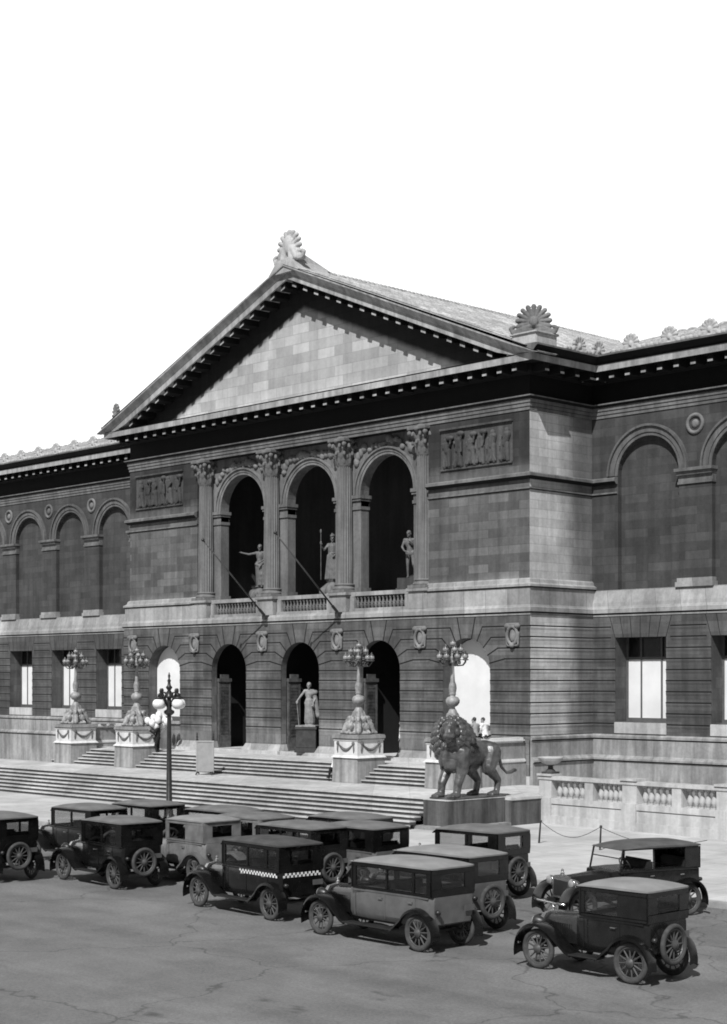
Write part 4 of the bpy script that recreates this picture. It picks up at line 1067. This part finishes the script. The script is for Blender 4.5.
POSE_SIT = dict(hip=(0, 0, .12), neck=(0, -.06, .64), sl=(.18, -.05, .6), sr=(-.18, -.05, .6), el=(.25, -.12, .34), er=(-.25, -.1, .34), wl=(.14, -.34, .26), wr=(-.14, -.34, .25), tl=(.08, -.48, .2), tr=(-.1, -.48, .19),
                kl=(.12, -.45, .13), kr=(-.12, -.45, .13), al=(.12, -.45, -.3), ar=(-.12, -.5, -.3))
def person(name, label, pose, loc, rz, top, legs, hat=None, skirt=False, yaw=0., group=None, voxel=.012, sc_=1.):
    t = thing(name, label, 'person', loc, R(rz), group); ps = pose
    T, A, Lg = body_parts(ps); hc = Vector(ps['neck']) + Vector((0, -.03, .17))
    P = T + A + Lg + head(tuple(hc), yaw) + hand(ps['wl'], ps['tl'], -1) + hand(ps['wr'], ps['tr'], 1)
    for s in 'lr':
        a = ps['a' + s]; P += [('e', (a[0], a[1] - .06, a[2] - .05), (.042, .125, .04))]
    remeshed(P, 'body', M['skin'], t, voxel, 1)
    T, A, Lg = body_parts(ps, .016)
    remeshed(T + [(c[0], c[1], tuple(Vector(c[1]).lerp(Vector(c[2]), .93)), c[3], c[4]) for c in A], 'shirt', M[top], t, .018, 2, rough=.012, rscale=9.)
    if skirt:
        h = ps['hip']; remeshed([('c', h, (h[0], h[1], h[2] - .3), .16, .2), ('c', (h[0], h[1], h[2] - .3), (h[0], h[1], .3), .2, .26)], 'skirt', M[legs], t, .02, 2, rough=.015)
    else:
        remeshed(T[:1] + Lg, 'trousers', M[legs], t, .018, 2, rough=.012, rscale=9.)
    b = MB()
    for s in 'lr':
        a = ps['a' + s]; b.ell((a[0], a[1] - .06, a[2] - .045), (.05, .14, .048), None, 10, 6)
    b.build('shoes', M['cloth_dark'], t, smooth=True)
    b = MB(); b.ell((hc[0], hc[1] + .028, hc[2] + .05), (.087, .098, .098), None, 14, 8); b.build('hair', M['hair'], t, smooth=True)
    if hat:
        b = MB(); b.lathe([(.19, .085), (.19, .1), (.1, .1), (.098, .19), (.07, .21), (.01, .205)], (hc[0], hc[1] + .02, hc[2]), 18); b.build('hat', M[hat], t, autosm=.6)
    return t
def posed(base, **k):
    d = dict(base); d.update(k); return d

# people on the steps and the parapet
vend = person('person', 'person in dark clothes holding up a bunch of white balloons on the terrace steps', posed(POSE_STAND, el=(.3, -.16, 1.2), wl=(.34, -.38, 1.34), tl=(.34, -.42, 1.48), kl=(.12, -.1, .5), al=(.14, .0, .09)), (-23.05, -3.7, 1.92 - .16), -50, 'cloth_dark', 'cloth_dark', 'cloth_dark')
bt_ = thing('balloon_bunch', 'bunch of white balloons held up by the person on the steps behind the street lamp', 'balloons', (-23.05, -3.7, 3.05))
for k, (dx, dz, dy) in enumerate(((-.55, .46, 0), (-.28, .36, .25), (-.25, .62, -.15), (.02, .52, .2), (.05, .78, 0), (.28, .55, -.2), (.5, .42, .1), (.62, .5, -.1), (.2, .24, -.3), (-.1, .2, .1))):
    x, y = dx * .69 + dy * .72, dx * .72 - dy * .69
    b = MB(); b.ell((x, y, dz + .1), (.175, .175, .205), None, 16, 10); b.lathe([(.02, -.02), (.012, .0), (.03, .02)], (x, y, dz - .12), 8); o = b.build('balloon', M['cloth_white'], bt_, smooth=True)
    b = MB(); b.tube([(x, y, dz - .1), (x * .4, y * .4, dz * .1 - .05), (.03, -.02, -.35)], .006, 4); b.build('string', M['cloth_grey'], o)
person('person', 'person in a grey shirt sitting on the pale parapet just behind the lion', posed(POSE_SIT), (-.12, -3.5, 3.26), -95, 'cloth_grey', 'cloth_dark', yaw=.4)
person('person', 'person in a white shirt sitting on the parapet to the right of the grey-shirted sitter', posed(POSE_SIT, neck=(.03, -.1, .62)), (-.12, -2.85, 3.26), -85, 'cloth_white', 'cloth_dark', yaw=-.5)
person('person', 'person in pale clothes standing half hidden inside the right-hand doorway', posed(POSE_STAND), (AX[3] + .92, .45, 2.08), -60, 'cloth_white', 'cloth_grey')
person('person', 'person in pale shirt sitting on the steps just left of a garlanded pedestal', posed(POSE_SIT, kl=(.12, -.4, .3), kr=(-.12, -.4, .3), al=(.12, -.5, -.06), ar=(-.12, -.5, -.06)), (-7.85, -4.55, 1.42), 10, 'cloth_white', 'cloth_dark')

# statues
def scaled(parts, k, off=(0, 0, 0)):
    f = lambda p: tuple(k * p[i] + off[i] for i in range(3)); out = []
    for p in parts:
        if p[0] == 'c': out.append(('c', f(p[1]), f(p[2]), p[3] * k, p[4] * k))
        elif p[0] == 'e': out.append(('e', f(p[1]), tuple(q * k for q in p[2])) + tuple(p[3:]))
        else: out.append(('b',) + (k * p[1] + off[0], k * p[2] + off[0], k * p[3] + off[1], k * p[4] + off[1], k * p[5] + off[2], k * p[6] + off[2]))
    return out
def fig(ps, yaw=0., extra=()):
    T, A, Lg = body_parts(ps); hc = tuple(Vector(ps['neck']) + Vector((0, -.03, .17)))
    P = T + A + Lg + head(hc, yaw) + [('e', (hc[0], hc[1] + .02, hc[2] + .05), (.088, .1, .095))]
    for s in 'lr': a = ps['a' + s]; P += [('e', (a[0], a[1] - .06, a[2] - .045), (.045, .13, .045))]
    return P + hand(ps['wl'], ps['tl'], -1) + hand(ps['wr'], ps['tr'], 1) + list(extra)
def rock(seed, w_, h):
    r = random.Random(seed); L = []
    for k in range(16):
        a = 2 * PI * k / 16; L.append(('e', (math.cos(a) * w_ * r.uniform(.4, .75), math.sin(a) * w_ * r.uniform(.4, .75), h * r.uniform(.2, .5)), (w_ * r.uniform(.25, .4), w_ * r.uniform(.25, .4), h * r.uniform(.3, .5))))
    return L + [('e', (0, 0, h * .45), (w_ * .7, w_ * .7, h * .52))]
K = 1.38
def statue(label, loc, rz, P, mat='plaster', base=None, bmat='loggia_in'):
    t = thing('statue', label, 'statue', loc, R(rz))
    remeshed(P, 'figure', M[mat], t, .018, 1)
    return t
# left: draped figure with arm stretched out
ps = posed(POSE_STAND, er=(-.46, -.04, 1.36), wr=(-.72, -.08, 1.42), tr=(-.86, -.1, 1.46), el=(.26, -.1, 1.15), wl=(.16, -.28, 1.02), tl=(.1, -.36, .98), kl=(.14, -.16, .52), al=(.16, -.04, .09))
dr = [('c', (.05, 0, .95), (.16, .06, .1), .16, .2), ('c', (-.05, 0, .95), (.0, .08, .1), .15, .18), ('c', (.2, .04, 1.4), (.24, .14, .5), .09, .13), ('c', (-.1, -.1, .95), (.22, -.1, .78), .07, .06)] + [('c', (.04 + .07 * k, -.14, .9), (.02 + .1 * k, -.18, .12), .03, .045) for k in range(4)]
t = statue('draped statue in the left loggia arch stretching one arm out', (-21.0, 1.75, 10.9), 25, scaled(fig(ps, .3, dr), K)); remeshed(rock(3, .62, .66), 'rock_base', M['trim'], t, .04, 1, loc=(0, 0, -.64))
# middle: helmeted robed figure with a staff
ps = posed(POSE_STAND, er=(-.3, -.12, 1.2), wr=(-.36, -.3, 1.36), tr=(-.36, -.36, 1.46), el=(.25, -.02, 1.14), wl=(.16, -.24, 1.06), tl=(.08, -.32, 1.04))
dr = [('c', (0, 0, 1.0), (0, .02, .1), .19, .27), ('c', (0, .03, 1.3), (.06, .14, .3), .2, .24), ('e', (0, .0, 1.74), (.1, .14, .08)), ('c', (0, -.06, 1.82), (0, .14, 1.78), .035, .05), ('c', (-.36, -.34, .06), (-.36, -.34, 1.86), .018, .018), ('e', (-.36, -.34, 1.9), (.04, .04, .09))] + [('c', (-.15 + .075 * k, -.13, 1.0), (-.2 + .1 * k, -.22, .1), .035, .05) for k in range(5)]
t = statue('robed statue with helmet and staff in the middle loggia arch', (-15.05, 1.75, 11.0), 30, scaled(fig(ps, .2, dr), K)); remeshed(rock(5, .75, .76), 'rock_base', M['trim'], t, .04, 1, loc=(0, 0, -.74))
# right: bare athletic figure with lowered head, hand to chest
ps = posed(POSE_STAND, hip=(.03, 0, .93), neck=(-.02, .0, 1.45), el=(.26, -.06, 1.16), wl=(.1, -.2, 1.3), tl=(.0, -.22, 1.36), er=(-.27, -.02, 1.15), wr=(-.16, -.2, 1.0), tr=(-.06, -.26, .96), kl=(.17, -.12, .5), al=(.26, .06, .09), kr=(-.06, -.04, .5), ar=(-.06, .02, .09))
t = statue('bare standing statue with bent arms in the right loggia arch', (-9.35, 1.75, 10.9), 35, scaled(fig(ps, -.4), K)); b = MB(); b.box(-.55, .55, -.5, .5, -.66, 0.02); b.box(-.62, .62, -.57, .57, -.66, -.5); b.build('pedestal', M['trim_dark'], t, bevel=.02)
# entrance statue in a long coat with a cane, on a dark pedestal
ps = posed(POSE_STAND, er=(-.3, -.14, 1.2), wr=(-.36, -.32, 1.04), tr=(-.36, -.38, .96), el=(.27, .04, 1.14), wl=(.22, -.1, .94), tl=(.2, -.16, .84))
dr = [('c', (0, .0, 1.0), (.02, .05, .2), .165, .23), ('c', (.2, .06, 1.36), (.34, .14, .42), .1, .1), ('c', (-.37, -.38, .98), (-.3, -.34, .02), .016, .014), ('c', (.1, .0, 1.3), (.28, .02, 1.36), .1, .09), ('b', -.42, .42, -.42, .3, -.02, .05)]
t = statue('statue of a man in a long coat with a cane in the middle doorway', (AX[2] + .55, -.1, 3.42), 28, scaled(fig(ps, .2, dr), 1.3), 'pale_bronze')
b = MB(); b.box(-.62, .62, -.55, .55, -1.34, -1.1); b.box(-.55, .55, -.48, .48, -1.1, -.16); b.box(-.6, .6, -.53, .53, -.16, .0); b.build('pedestal', M['bronze_dark'], t, bevel=.02)

# ------------------------------------------------------------------ 1920s motor cars (local frame: forward +x, left +y, ground z=0)
CARS = {}
def wheel_mesh(parent, name, loc, rot=(0, 0, 0), cache={}):
    if 'w' not in cache:
        b = MB(); b.lathe([(.09, -.06), (.1, .05), (.05, .09), (.02, .1)], (0, 0, 0), 14, 'y')
        b.lathe([(.02, -.06), (.13, -.06), (.13, -.03), (.02, -.03)], (0, 0, 0), 24, 'y')
        b.torus((0, 0, 0), .31, .026, 'y', 32, 6)
        for k in range(12):
            a = 2 * PI * k / 12; c, s = math.cos(a), math.sin(a); b.tube([(c * .08, 0, s * .08), (c * .29, 0, s * .29)], [.022, .015], 6)
        w_ = b.build(name, M['spoke'], None, autosm=.7)
        b = MB(); b.torus((0, 0, 0), .366, .054, 'y', 36, 10); ty = b.build('tyre', M['tyre'], w_, smooth=True); cache['w'] = w_
        w_.parent = parent; w_.location = loc; w_.rotation_euler = rot; w_.name = name; return w_
    w0 = cache['w']; c = w0.copy(); c.name = name; COL.objects.link(c); c.parent = parent; c.location = loc; c.rotation_euler = rot
    ty = w0.children[0].copy(); COL.objects.link(ty); ty.parent = c
    return c
def roof_mesh(x0, x1, hw, z, crown=.1, rnd=.12):
    b = MB(); nx, ny = 16, 12
    def P(i, j, top):
        u, v = -1 + 2 * i / nx, -1 + 2 * j / ny
        k = (1 - abs(u) ** 5) * (1 - abs(v) ** 4)
        ex = 1 - .5 * rnd * max(0, (abs(u) - .8) / .2) ** 2 ; ey = 1 - .04 * max(0, (abs(v) - .8) / .2) ** 2
        return ((x0 + x1) / 2 + u * (x1 - x0) / 2 * ey, v * hw * ex, z + (crown * k + .05 * (1 - .35 * u * u) if top else 0) - (.03 * max(0, u - .6) if not top else .05 * max(0, u) ** 2))
    vs = [P(i, j, True) for i in range(nx + 1) for j in range(ny + 1)]; n0 = len(vs)
    vs += [P(i, j, False) for i in range(nx + 1) for j in range(ny + 1)]
    fs = []; q = lambda i, j: i * (ny + 1) + j
    for i in range(nx):
        for j in range(ny):
            f = (q(i, j), q(i + 1, j), q(i + 1, j + 1), q(i, j + 1)); fs.append(f); fs.append(tuple(n0 + k for k in reversed(f)))
    per = [q(i, 0) for i in range(nx + 1)] + [q(nx, j) for j in range(1, ny + 1)] + [q(i, ny) for i in range(nx - 1, -1, -1)] + [q(0, j) for j in range(ny - 1, 0, -1)]
    for a, c in zip(per, per[1:] + per[:1]): fs.append((a, c, c + n0, a + n0))
    b.raw(vs, fs); return b
def fender(path, y0, y1, lip=.07):
    b = MB(); n = len(path); th = .018
    vs = []
    for k, (x, z) in enumerate(path):
        vs += [(x, y0, z - .02), (x, (y0 + y1) / 2, z + .02), (x, y1 * .97 + y0 * .03, z - .01), (x, y1, z - lip), (x, y1 - math.copysign(.02, y1), z - lip), (x, (y0 + y1) / 2, z - th), (x, y0, z - .02 - th)]
    fs = [(i * 7 + k, i * 7 + (k + 1) % 7, (i + 1) * 7 + (k + 1) % 7, (i + 1) * 7 + k) for i in range(n - 1) for k in range(7)]
    fs += [tuple(range(7)), tuple((n - 1) * 7 + k for k in reversed(range(7)))]
    b.raw(vs, fs); return b
def arcp(cx, cz, r, a0, a1, n): return [(cx + r * math.cos(R(a0 + (a1 - a0) * i / n)), cz + r * math.sin(R(a0 + (a1 - a0) * i / n))) for i in range(n + 1)]
def make_car(key, label, bodym='car_black', upperm=None, roofm='top_dark', cab=2.3, style='sedan', spare=True, fend='car_black', H=1.98, lower=None, belt=1.24, checker=False, group='cars parked along the street'):
    upperm = upperm or bodym; lower = lower or bodym
    t = thing('parked_car', label, 'car', (0, 0, 0), 0, group)
    xr, xf = -1.72, -1.72 + cab; hw = .70; zt = H - .16
    b = MB()    # tub: sections along x with tumblehome, rounded tail
    secs = [(xr, .60, .62, belt - .02), (xr + .06, .67, .58, belt), (xr + .4, hw, .56, belt), (xf - .5, hw, .56, belt), (xf, .64, .56, belt - .01), (xf + .16, .58, .56, belt - .03)]
    ns = 12; vs = []
    for (x, h_, z0, z1) in secs:
        ring = [(-h_ * .9, z0), (-h_, z0 + .12), (-h_ * 1.005, (z0 + z1) / 2), (-h_, z1 - .06), (-h_ * .975, z1), (-h_ * .5, z1 + .002), (h_ * .5, z1 + .002), (h_ * .975, z1), (h_, z1 - .06), (h_ * 1.005, (z0 + z1) / 2), (h_, z0 + .12), (h_ * .9, z0)]
        vs += [(x, y, z) for y, z in ring]
    fs = [(i * ns + k, i * ns + (k + 1) % ns, (i + 1) * ns + (k + 1) % ns, (i + 1) * ns + k) for i in range(len(secs) - 1) for k in range(ns)]
    fs += [tuple(range(ns)), tuple((len(secs) - 1) * ns + k for k in reversed(range(ns)))]
    b.raw(vs, fs)
    for s in (-1, 1):      # belt moulding, door cuts
        b.box(xr + .1, xf, s * hw - .012, s * hw + .012, belt - .055, belt - .025)
    for s in (-1, 1):
        for x in ((xr + .5, xr + .5 + (cab - .65) / 2, xf - .12) if cab > 1.9 else (xf - 1.02, xf - .12)):
            b.box(x - .006, x + .006, s * (hw + .004) - .006, s * (hw + .004) + .006, .62, belt - .05)
            if x < xf - .2:
                hb = MB(); hb.tube([(x + .08, s * (hw - .01), belt - .16), (x + .08, s * (hw + .05), belt - .16), (x + .2, s * (hw + .05), belt - .16)], .012, 5); hb.build('door_handle', M['chrome'], t)
    body = b.build('body', M[lower], t, autosm=.5)
    # upper body
    y1 = hw - .015; up = MB()
    if style == 'coupe': wins = [(xf - .95, xf - .14)]
    elif style == 'touring': wins = []
    else:
        q = (cab - .62) / 2; wins = [(xr + .36, xr + .36 + q - .1), (xr + .36 + q, xf - .16)] if cab < 2.45 else [(xr + .16, xr + .52), (xr + .62, xr + .62 + (cab - .9) / 2 - .08), (xr + .62 + (cab - .9) / 2, xf - .16)]
    wz0, wz1 = belt + .05, zt - .07
    if style != 'touring':
        for s in (-1, 1):
            ya, yb2 = (s * y1 - .02, s * y1 + .02)
            up.box(xr + .02, xf - .02, ya, yb2, belt - .01, wz0); up.box(xr + .02, xf - .02, ya, yb2, wz1, zt + .03)
            cur = xr + .02
            for a, c in wins: up.box(cur, a, ya, yb2, wz0, wz1); cur = c
            up.box(cur, xf - .02, ya, yb2, wz0, wz1)
        rw = .36
        up.box(xr, xr + .04, -y1, y1, belt - .02, wz0 + .1); up.box(xr, xr + .04, -y1, y1, wz1 - .02, zt + .03); up.box(xr, xr + .04, -y1, -rw, wz0 + .1, wz1 - .02); up.box(xr, xr + .04, rw, y1, wz0 + .1, wz1 - .02)
        up.box(xf - .04, xf, -y1, y1, belt - .02, belt + .05); up.box(xf - .04, xf, -y1, y1, wz1, zt + .03)
        for s in (-1, 1): up.box(xf - .05, xf + .01, s * y1 - .035, s * y1 + .035, belt, zt)
        up.build('upper_body', M[upperm], t, bevel=.012)
        for s in (-1, 1):
            for a, c in wins:
                b = MB(); b.box(a, c, s * y1 - .006, s * y1 + .006, wz0, wz1); b.build('side_window', M['glass'], t)
        b = MB(); b.box(xr + .012, xr + .024, -rw, rw, wz0 + .1, wz1 - .02); b.build('rear_window', M['glass'], t)
        b = MB(); b.box(xf - .026, xf - .016, -y1 + .03, y1 - .03, belt + .05, wz1); b.build('windscreen', M['glass'], t)
    else:
        for s in (-1, 1):
            for x in (xf, xf - 1.05, xr + .1): up.tube([(x, s * (y1 - .02), belt - .05), (x + (.12 if x == xf else 0) * -1, s * (y1 - .04), zt + .02)], .026, 6)
            up.tube([(xr + .1, s * (y1 - .03), zt), (xf - .12, s * (y1 - .03), zt)], .025, 6)
        up.tube([(xf - .12, -y1 + .03, zt), (xf - .12, y1 - .03, zt)], .025, 6); up.tube([(xf - .06, -y1 + .03, belt + .3), (xf - .06, y1 - .03, belt + .3)], .016, 6)
        up.box(xr + .02, xr + .05, -y1, y1, belt - .03, zt); up.box(xr + .02, xr + .5, -y1, -y1 + .03, belt, zt); up.box(xr + .02, xr + .5, y1 - .03, y1, belt, zt)
        up.build('upper_body', M[upperm], t)
        b = MB(); b.face([(xf - .01, -y1 + .04, belt), (xf - .01, y1 - .04, belt), (xf - .12, y1 - .06, zt), (xf - .12, -y1 + .06, zt)]); b.build('windscreen', M['glass'], t)
        b = MB(); b.torus((0, 0, 0), .2, .016, 'x', 20, 6); b.tube([(0, -.19, 0), (0, .19, 0)], .012, 5); b.tube([(0, 0, -.19), (0, 0, .19)], .012, 5); b.tube([(0, 0, 0), (.5, 0, -.05)], .02, 6)
        o = b.build('steering_wheel', M['iron'], t, loc=(xf - .38, .34, belt + .12)); o.rotation_euler = (0, R(28), 0)
    b = roof_mesh(xr - .04, xf + (.16 if style != 'touring' else -.02), hw + .03, zt + .02, .09)
    b.build('roof', M[roofm], t, autosm=.8)
    if style != 'touring':
        b = MB(); b.raw([(xf, -.64, zt + .02), (xf, .64, zt + .02), (xf + .2, .62, zt - .1), (xf + .2, -.62, zt - .1), (xf, -.64, zt + .0), (xf, .64, zt), (xf + .19, .62, zt - .12), (xf + .19, -.62, zt - .12)],
                         [(0, 1, 2, 3), (7, 6, 5, 4), (0, 4, 5, 1), (1, 5, 6, 2), (2, 6, 7, 3), (3, 7, 4, 0)]); b.build('sun_visor', M['car_black'], t)
    # seats
    for nm, xa in (('seat', xr + .25), ('seat', xf - 1.1)):
        if nm == 'seat' and xa < xr + .2: continue
        b = MB(); b.box(xa, xa + .5, -.58, .58, .9, 1.08); b.box(xa, xa + .14, -.58, .58, 1.0, 1.46); b.build('seat', M['seat'], t, bevel=.05)
    # hood and radiator
    hx0, hx1 = xf + .14, xf + 1.22
    vs = []; nn = 11
    for x, w_, zt_, zb in ((hx0, .55, belt - .02, .60), (hx0 + .45, .47, belt - .07, .6), (hx1, .36, belt - .12, .6)):
        vs += [(x, -w_, zb)] + [(x, -w_ * math.cos(PI * k / (nn - 3)), zb + (zt_ - zb) * (.62 + .38 * math.sin(PI * k / (nn - 3)))) for k in range(nn - 2)] + [(x, w_, zb)]
    b = MB(); b.raw(vs, [(i * nn + k, i * nn + k + 1, (i + 1) * nn + k + 1, (i + 1) * nn + k) for i in range(2) for k in range(nn - 1)] + [tuple(range(nn)), tuple(2 * nn + k for k in reversed(range(nn)))])
    for s in (-1, 1):
        for k in range(10): b.box(hx0 + .2 + k * .07, hx0 + .225 + k * .07, s * .5 - .07 + (-s) * k * .009, s * .5 + .012 + (-s) * k * .009, .74, .98)
    b.build('hood', M[bodym], t, autosm=.5)
    b = MB(); zt_ = belt - .11; P_ = [(-.39, .56), (-.39, zt_ - .14), (-.3, zt_ - .02), (0, zt_ + .03), (.3, zt_ - .02), (.39, zt_ - .14), (.39, .56)]
    b.raw([(hx1 - .005, y, z) for y, z in P_] + [(hx1 + .09, y, z) for y, z in P_], [tuple(range(7)), tuple(13 - k for k in range(7))] + [(k, (k + 1) % 7, (k + 1) % 7 + 7, k + 7) for k in range(7)])
    b.lathe([(.05, zt_ + .02), (.05, zt_ + .07), (.02, zt_ + .1), (.04, zt_ + .14), (.01, zt_ + .17)], (hx1 + .04, 0, 0), 10)
    rd = b.build('radiator', M['chrome'], t)
    b = MB(); b.box(hx1 + .088, hx1 + .1, -.31, .31, .62, zt_ - .12); b.build('grille', M['iron'], rd)
    # running gear
    fx, rx = hx1 - .12, xr + .42; WRd = .42
    for s in (1, -1):
        b = fender(arcp(fx, WRd, .55, -12, 100, 10) + [(fx - .35, .86), (fx - .6, .66), (fx - .8, .5), (fx - .95, .44)], s * .42, s * .84); b.build('fender', M[fend], t, autosm=.8)
        b = fender([(rx + .8, .44), (rx + .68, .52)] + arcp(rx, WRd, .54, 32, 190, 12), s * .56, s * .84); b.build('fender', M[fend], t, autosm=.8)
        b = MB(); b.box(rx + .72, fx - .9, s * .70 - .13, s * .70 + .14, .40, .44); b.build('running_board', M['iron'], t, bevel=.01)
        wheel_mesh(t, 'wheel', (fx, s * .68, WRd), (0, .2, 0 if s > 0 else PI)); wheel_mesh(t, 'wheel', (rx, s * .68, WRd), (0, .1, 0 if s > 0 else PI))
        b = MB(); b.lathe([(.02, -.2), (.08, -.16), (.125, -.03), (.135, .02), (.125, .04)], (hx1 + .06, s * .5, .96), 18, 'x'); b.tube([(hx1, s * .38, .7), (hx1, s * .5, .85)], .02, 6)
        hl = b.build('headlight', M['chrome' if style == 'touring' else 'iron'], t, smooth=True)
        b = MB(); b.lathe([(.118, .0), (.11, .03), (.05, .05), (.005, .055)], (hx1 + .105, s * .5, .96), 18, 'x'); b.build('lens', M['lampglass'], hl, smooth=True)
    b = MB(); b.box(rx - .3, hx1 + .25, -.4, -.32, .46, .56); b.box(rx - .3, hx1 + .25, .32, .4, .46, .56); b.tube([(fx, -.66, .42), (fx, .66, .42)], .035, 6); b.tube([(rx, -.66, .42), (rx, .66, .42)], .05, 6); b.build('chassis', M['iron'], t)
    b = MB(); b.tube([(hx1 + .42, -.72, .5), (hx1 + .5, -.4, .5), (hx1 + .5, .4, .5), (hx1 + .42, .72, .5)], .03, 7); b.tube([(hx1 + .2, -.36, .5), (hx1 + .5, -.36, .5)], .02, 5); b.tube([(hx1 + .2, .36, .5), (hx1 + .5, .36, .5)], .02, 5)
    b.build('bumper', M['chrome'], t, smooth=True)
    b = MB(); b.box(xr - .06, xr - .05, -.62, -.3, .86, .99); b.tube([(xr - .05, -.46, .92), (xr + .05, -.46, .9)], .015, 5); b.build('licence_plate', M['car_mid'], t)
    b = MB(); b.lathe([(.05, -.08), (.06, .0), (.04, .02)], (xr - .03, .55, .9), 10, 'x'); b.build('tail_lamp', M['iron'], t, smooth=True)
    if spare:
        wheel_mesh(t, 'spare_wheel', (xr - .16, .05, .78), (0, 0, R(90)))
    if checker:
        b = MB()
        for r_ in range(2):
            for k in range(26):
                if (k + r_) % 2 == 0:
                    x = xr + .1 + k * .062; b.box(x, x + .062, hw + .004, hw + .012, belt - .15 + r_ * .055, belt - .095 + r_ * .055)
            for k in range(19):
                if (k + r_) % 2 == 0:
                    y = -.58 + k * .062; b.box(xr - .012, xr - .004, y, y + .062, belt - .15 + r_ * .055, belt - .095 + r_ * .055)
        b.build('checker_band', M['white'], t)
    CARS[key] = (t, xr, hw)
    return t
ZS = -.15
def park(t, key, cx, cy, head_deg=180., side=1):
    """put the rear-left roof corner of the car at (cx, cy)"""
    _, xr, hw = CARS[key]; a = R(head_deg); c, s = math.cos(a), math.sin(a)
    lx, ly = xr - .02, side * (hw + .02)
    t.location = (cx - (lx * c - ly * s), cy - (lx * s + ly * c), ZS); t.rotation_euler.z = a
t = make_car('a', 'black sedan with spare wheel on its tail, parked nearest the lion block', roofm='top_grey', cab=2.3); park(t, 'a', 18.42, -22.95, 181)
t = make_car('b', 'two-tone sedan with grey lower panels, directly in front of the car nearest the lion', lower='car_mid', upperm='car_black', roofm='top_pale', cab=2.5, spare=True); park(t, 'b', 21.85, -27.85, 179)
t = make_car('c', 'black-roofed sedan with grey lower panels, cut by the bottom edge right of centre', lower='car_mid', upperm='car_black', roofm='top_pale', cab=2.6, spare=False); park(t, 'c', 22.9, -30.2, 179)
t = make_car('d', 'black taxi with a white checkered band around its waist', roofm='top_black', cab=2.5, checker=True, spare=False, H=2.0); park(t, 'd', 17.1, -29.6, 176)
t = make_car('e', 'tall black sedan with grey top at the front of the left group', roofm='top_grey', cab=2.2, H=2.02); park(t, 'e', 9.45, -28.95, 177)
t = make_car('f', 'light grey closed coupe behind the checkered taxi', bodym='car_grey', roofm='top_pale', cab=1.85, style='coupe', spare=False, fend='car_mid'); park(t, 'f', 10.27, -26.65, 179)
t = make_car('g', 'light grey sedan parked beyond the grey coupe', bodym='car_grey', roofm='top_grey', cab=2.2, spare=False); park(t, 'g', 10.75, -24.9, 180)
def car_copy(src, key, label, x, y, a):
    t = dup(CARS[src][0], (0, 0, 0), 0, label); CARS[key] = (t,) + CARS[src][1:]; park(t, key, x, y, a); return t
t = make_car('h', 'dark sedan between the checkered taxi and the two-tone sedans, pale fenders', bodym='car_char', roofm='top_grey', cab=2.5, fend='car_grey', lower='car_char'); park(t, 'h', 14.15, -25.9, 178)
t = make_car('i', 'two-tone sedan with grey lower body and framed rear window, right of centre', lower='car_mid', upperm='car_black', roofm='top_grey', cab=2.2, fend='car_mid'); park(t, 'i', 15.3, -24.6, 180)
car_copy('a', 'j', 'dark sedan in the back row with only its roof showing left of centre', 8.17, -23.95, 180)
car_copy('a', 'k', 'dark sedan in the back row with only its roof showing at centre', 12.9, -22.85, 180)
car_copy('a', 'l', 'black sedan with two bright windows at the back of the left edge', 4.45, -26.6, 180)
car_copy('e', 'm', 'black sedan in the back row just right of the left-edge car', 4.9, -24.6, 180)
t = make_car('n', 'dull grey topped sedan at the lower right corner', bodym='car_char', roofm='top_pale', cab=1.7, style='coupe'); park(t, 'n', 28.45, -29.85, 180)
t = make_car('o', 'open-fronted car with raised windscreen, steering wheel and headlights facing left', bodym='car_char', roofm='top_dark', cab=2.5, style='touring', spare=False, fend='car_black', H=1.92); park(t, 'o', 25.6, -22.9, 204)
t.rotation_euler.z = R(252); t.location = (22.35, -22.3, ZS)
car_copy('e', 'p', 'black sedan cut off by the left edge of the picture', 5.6, -30.7, 178)
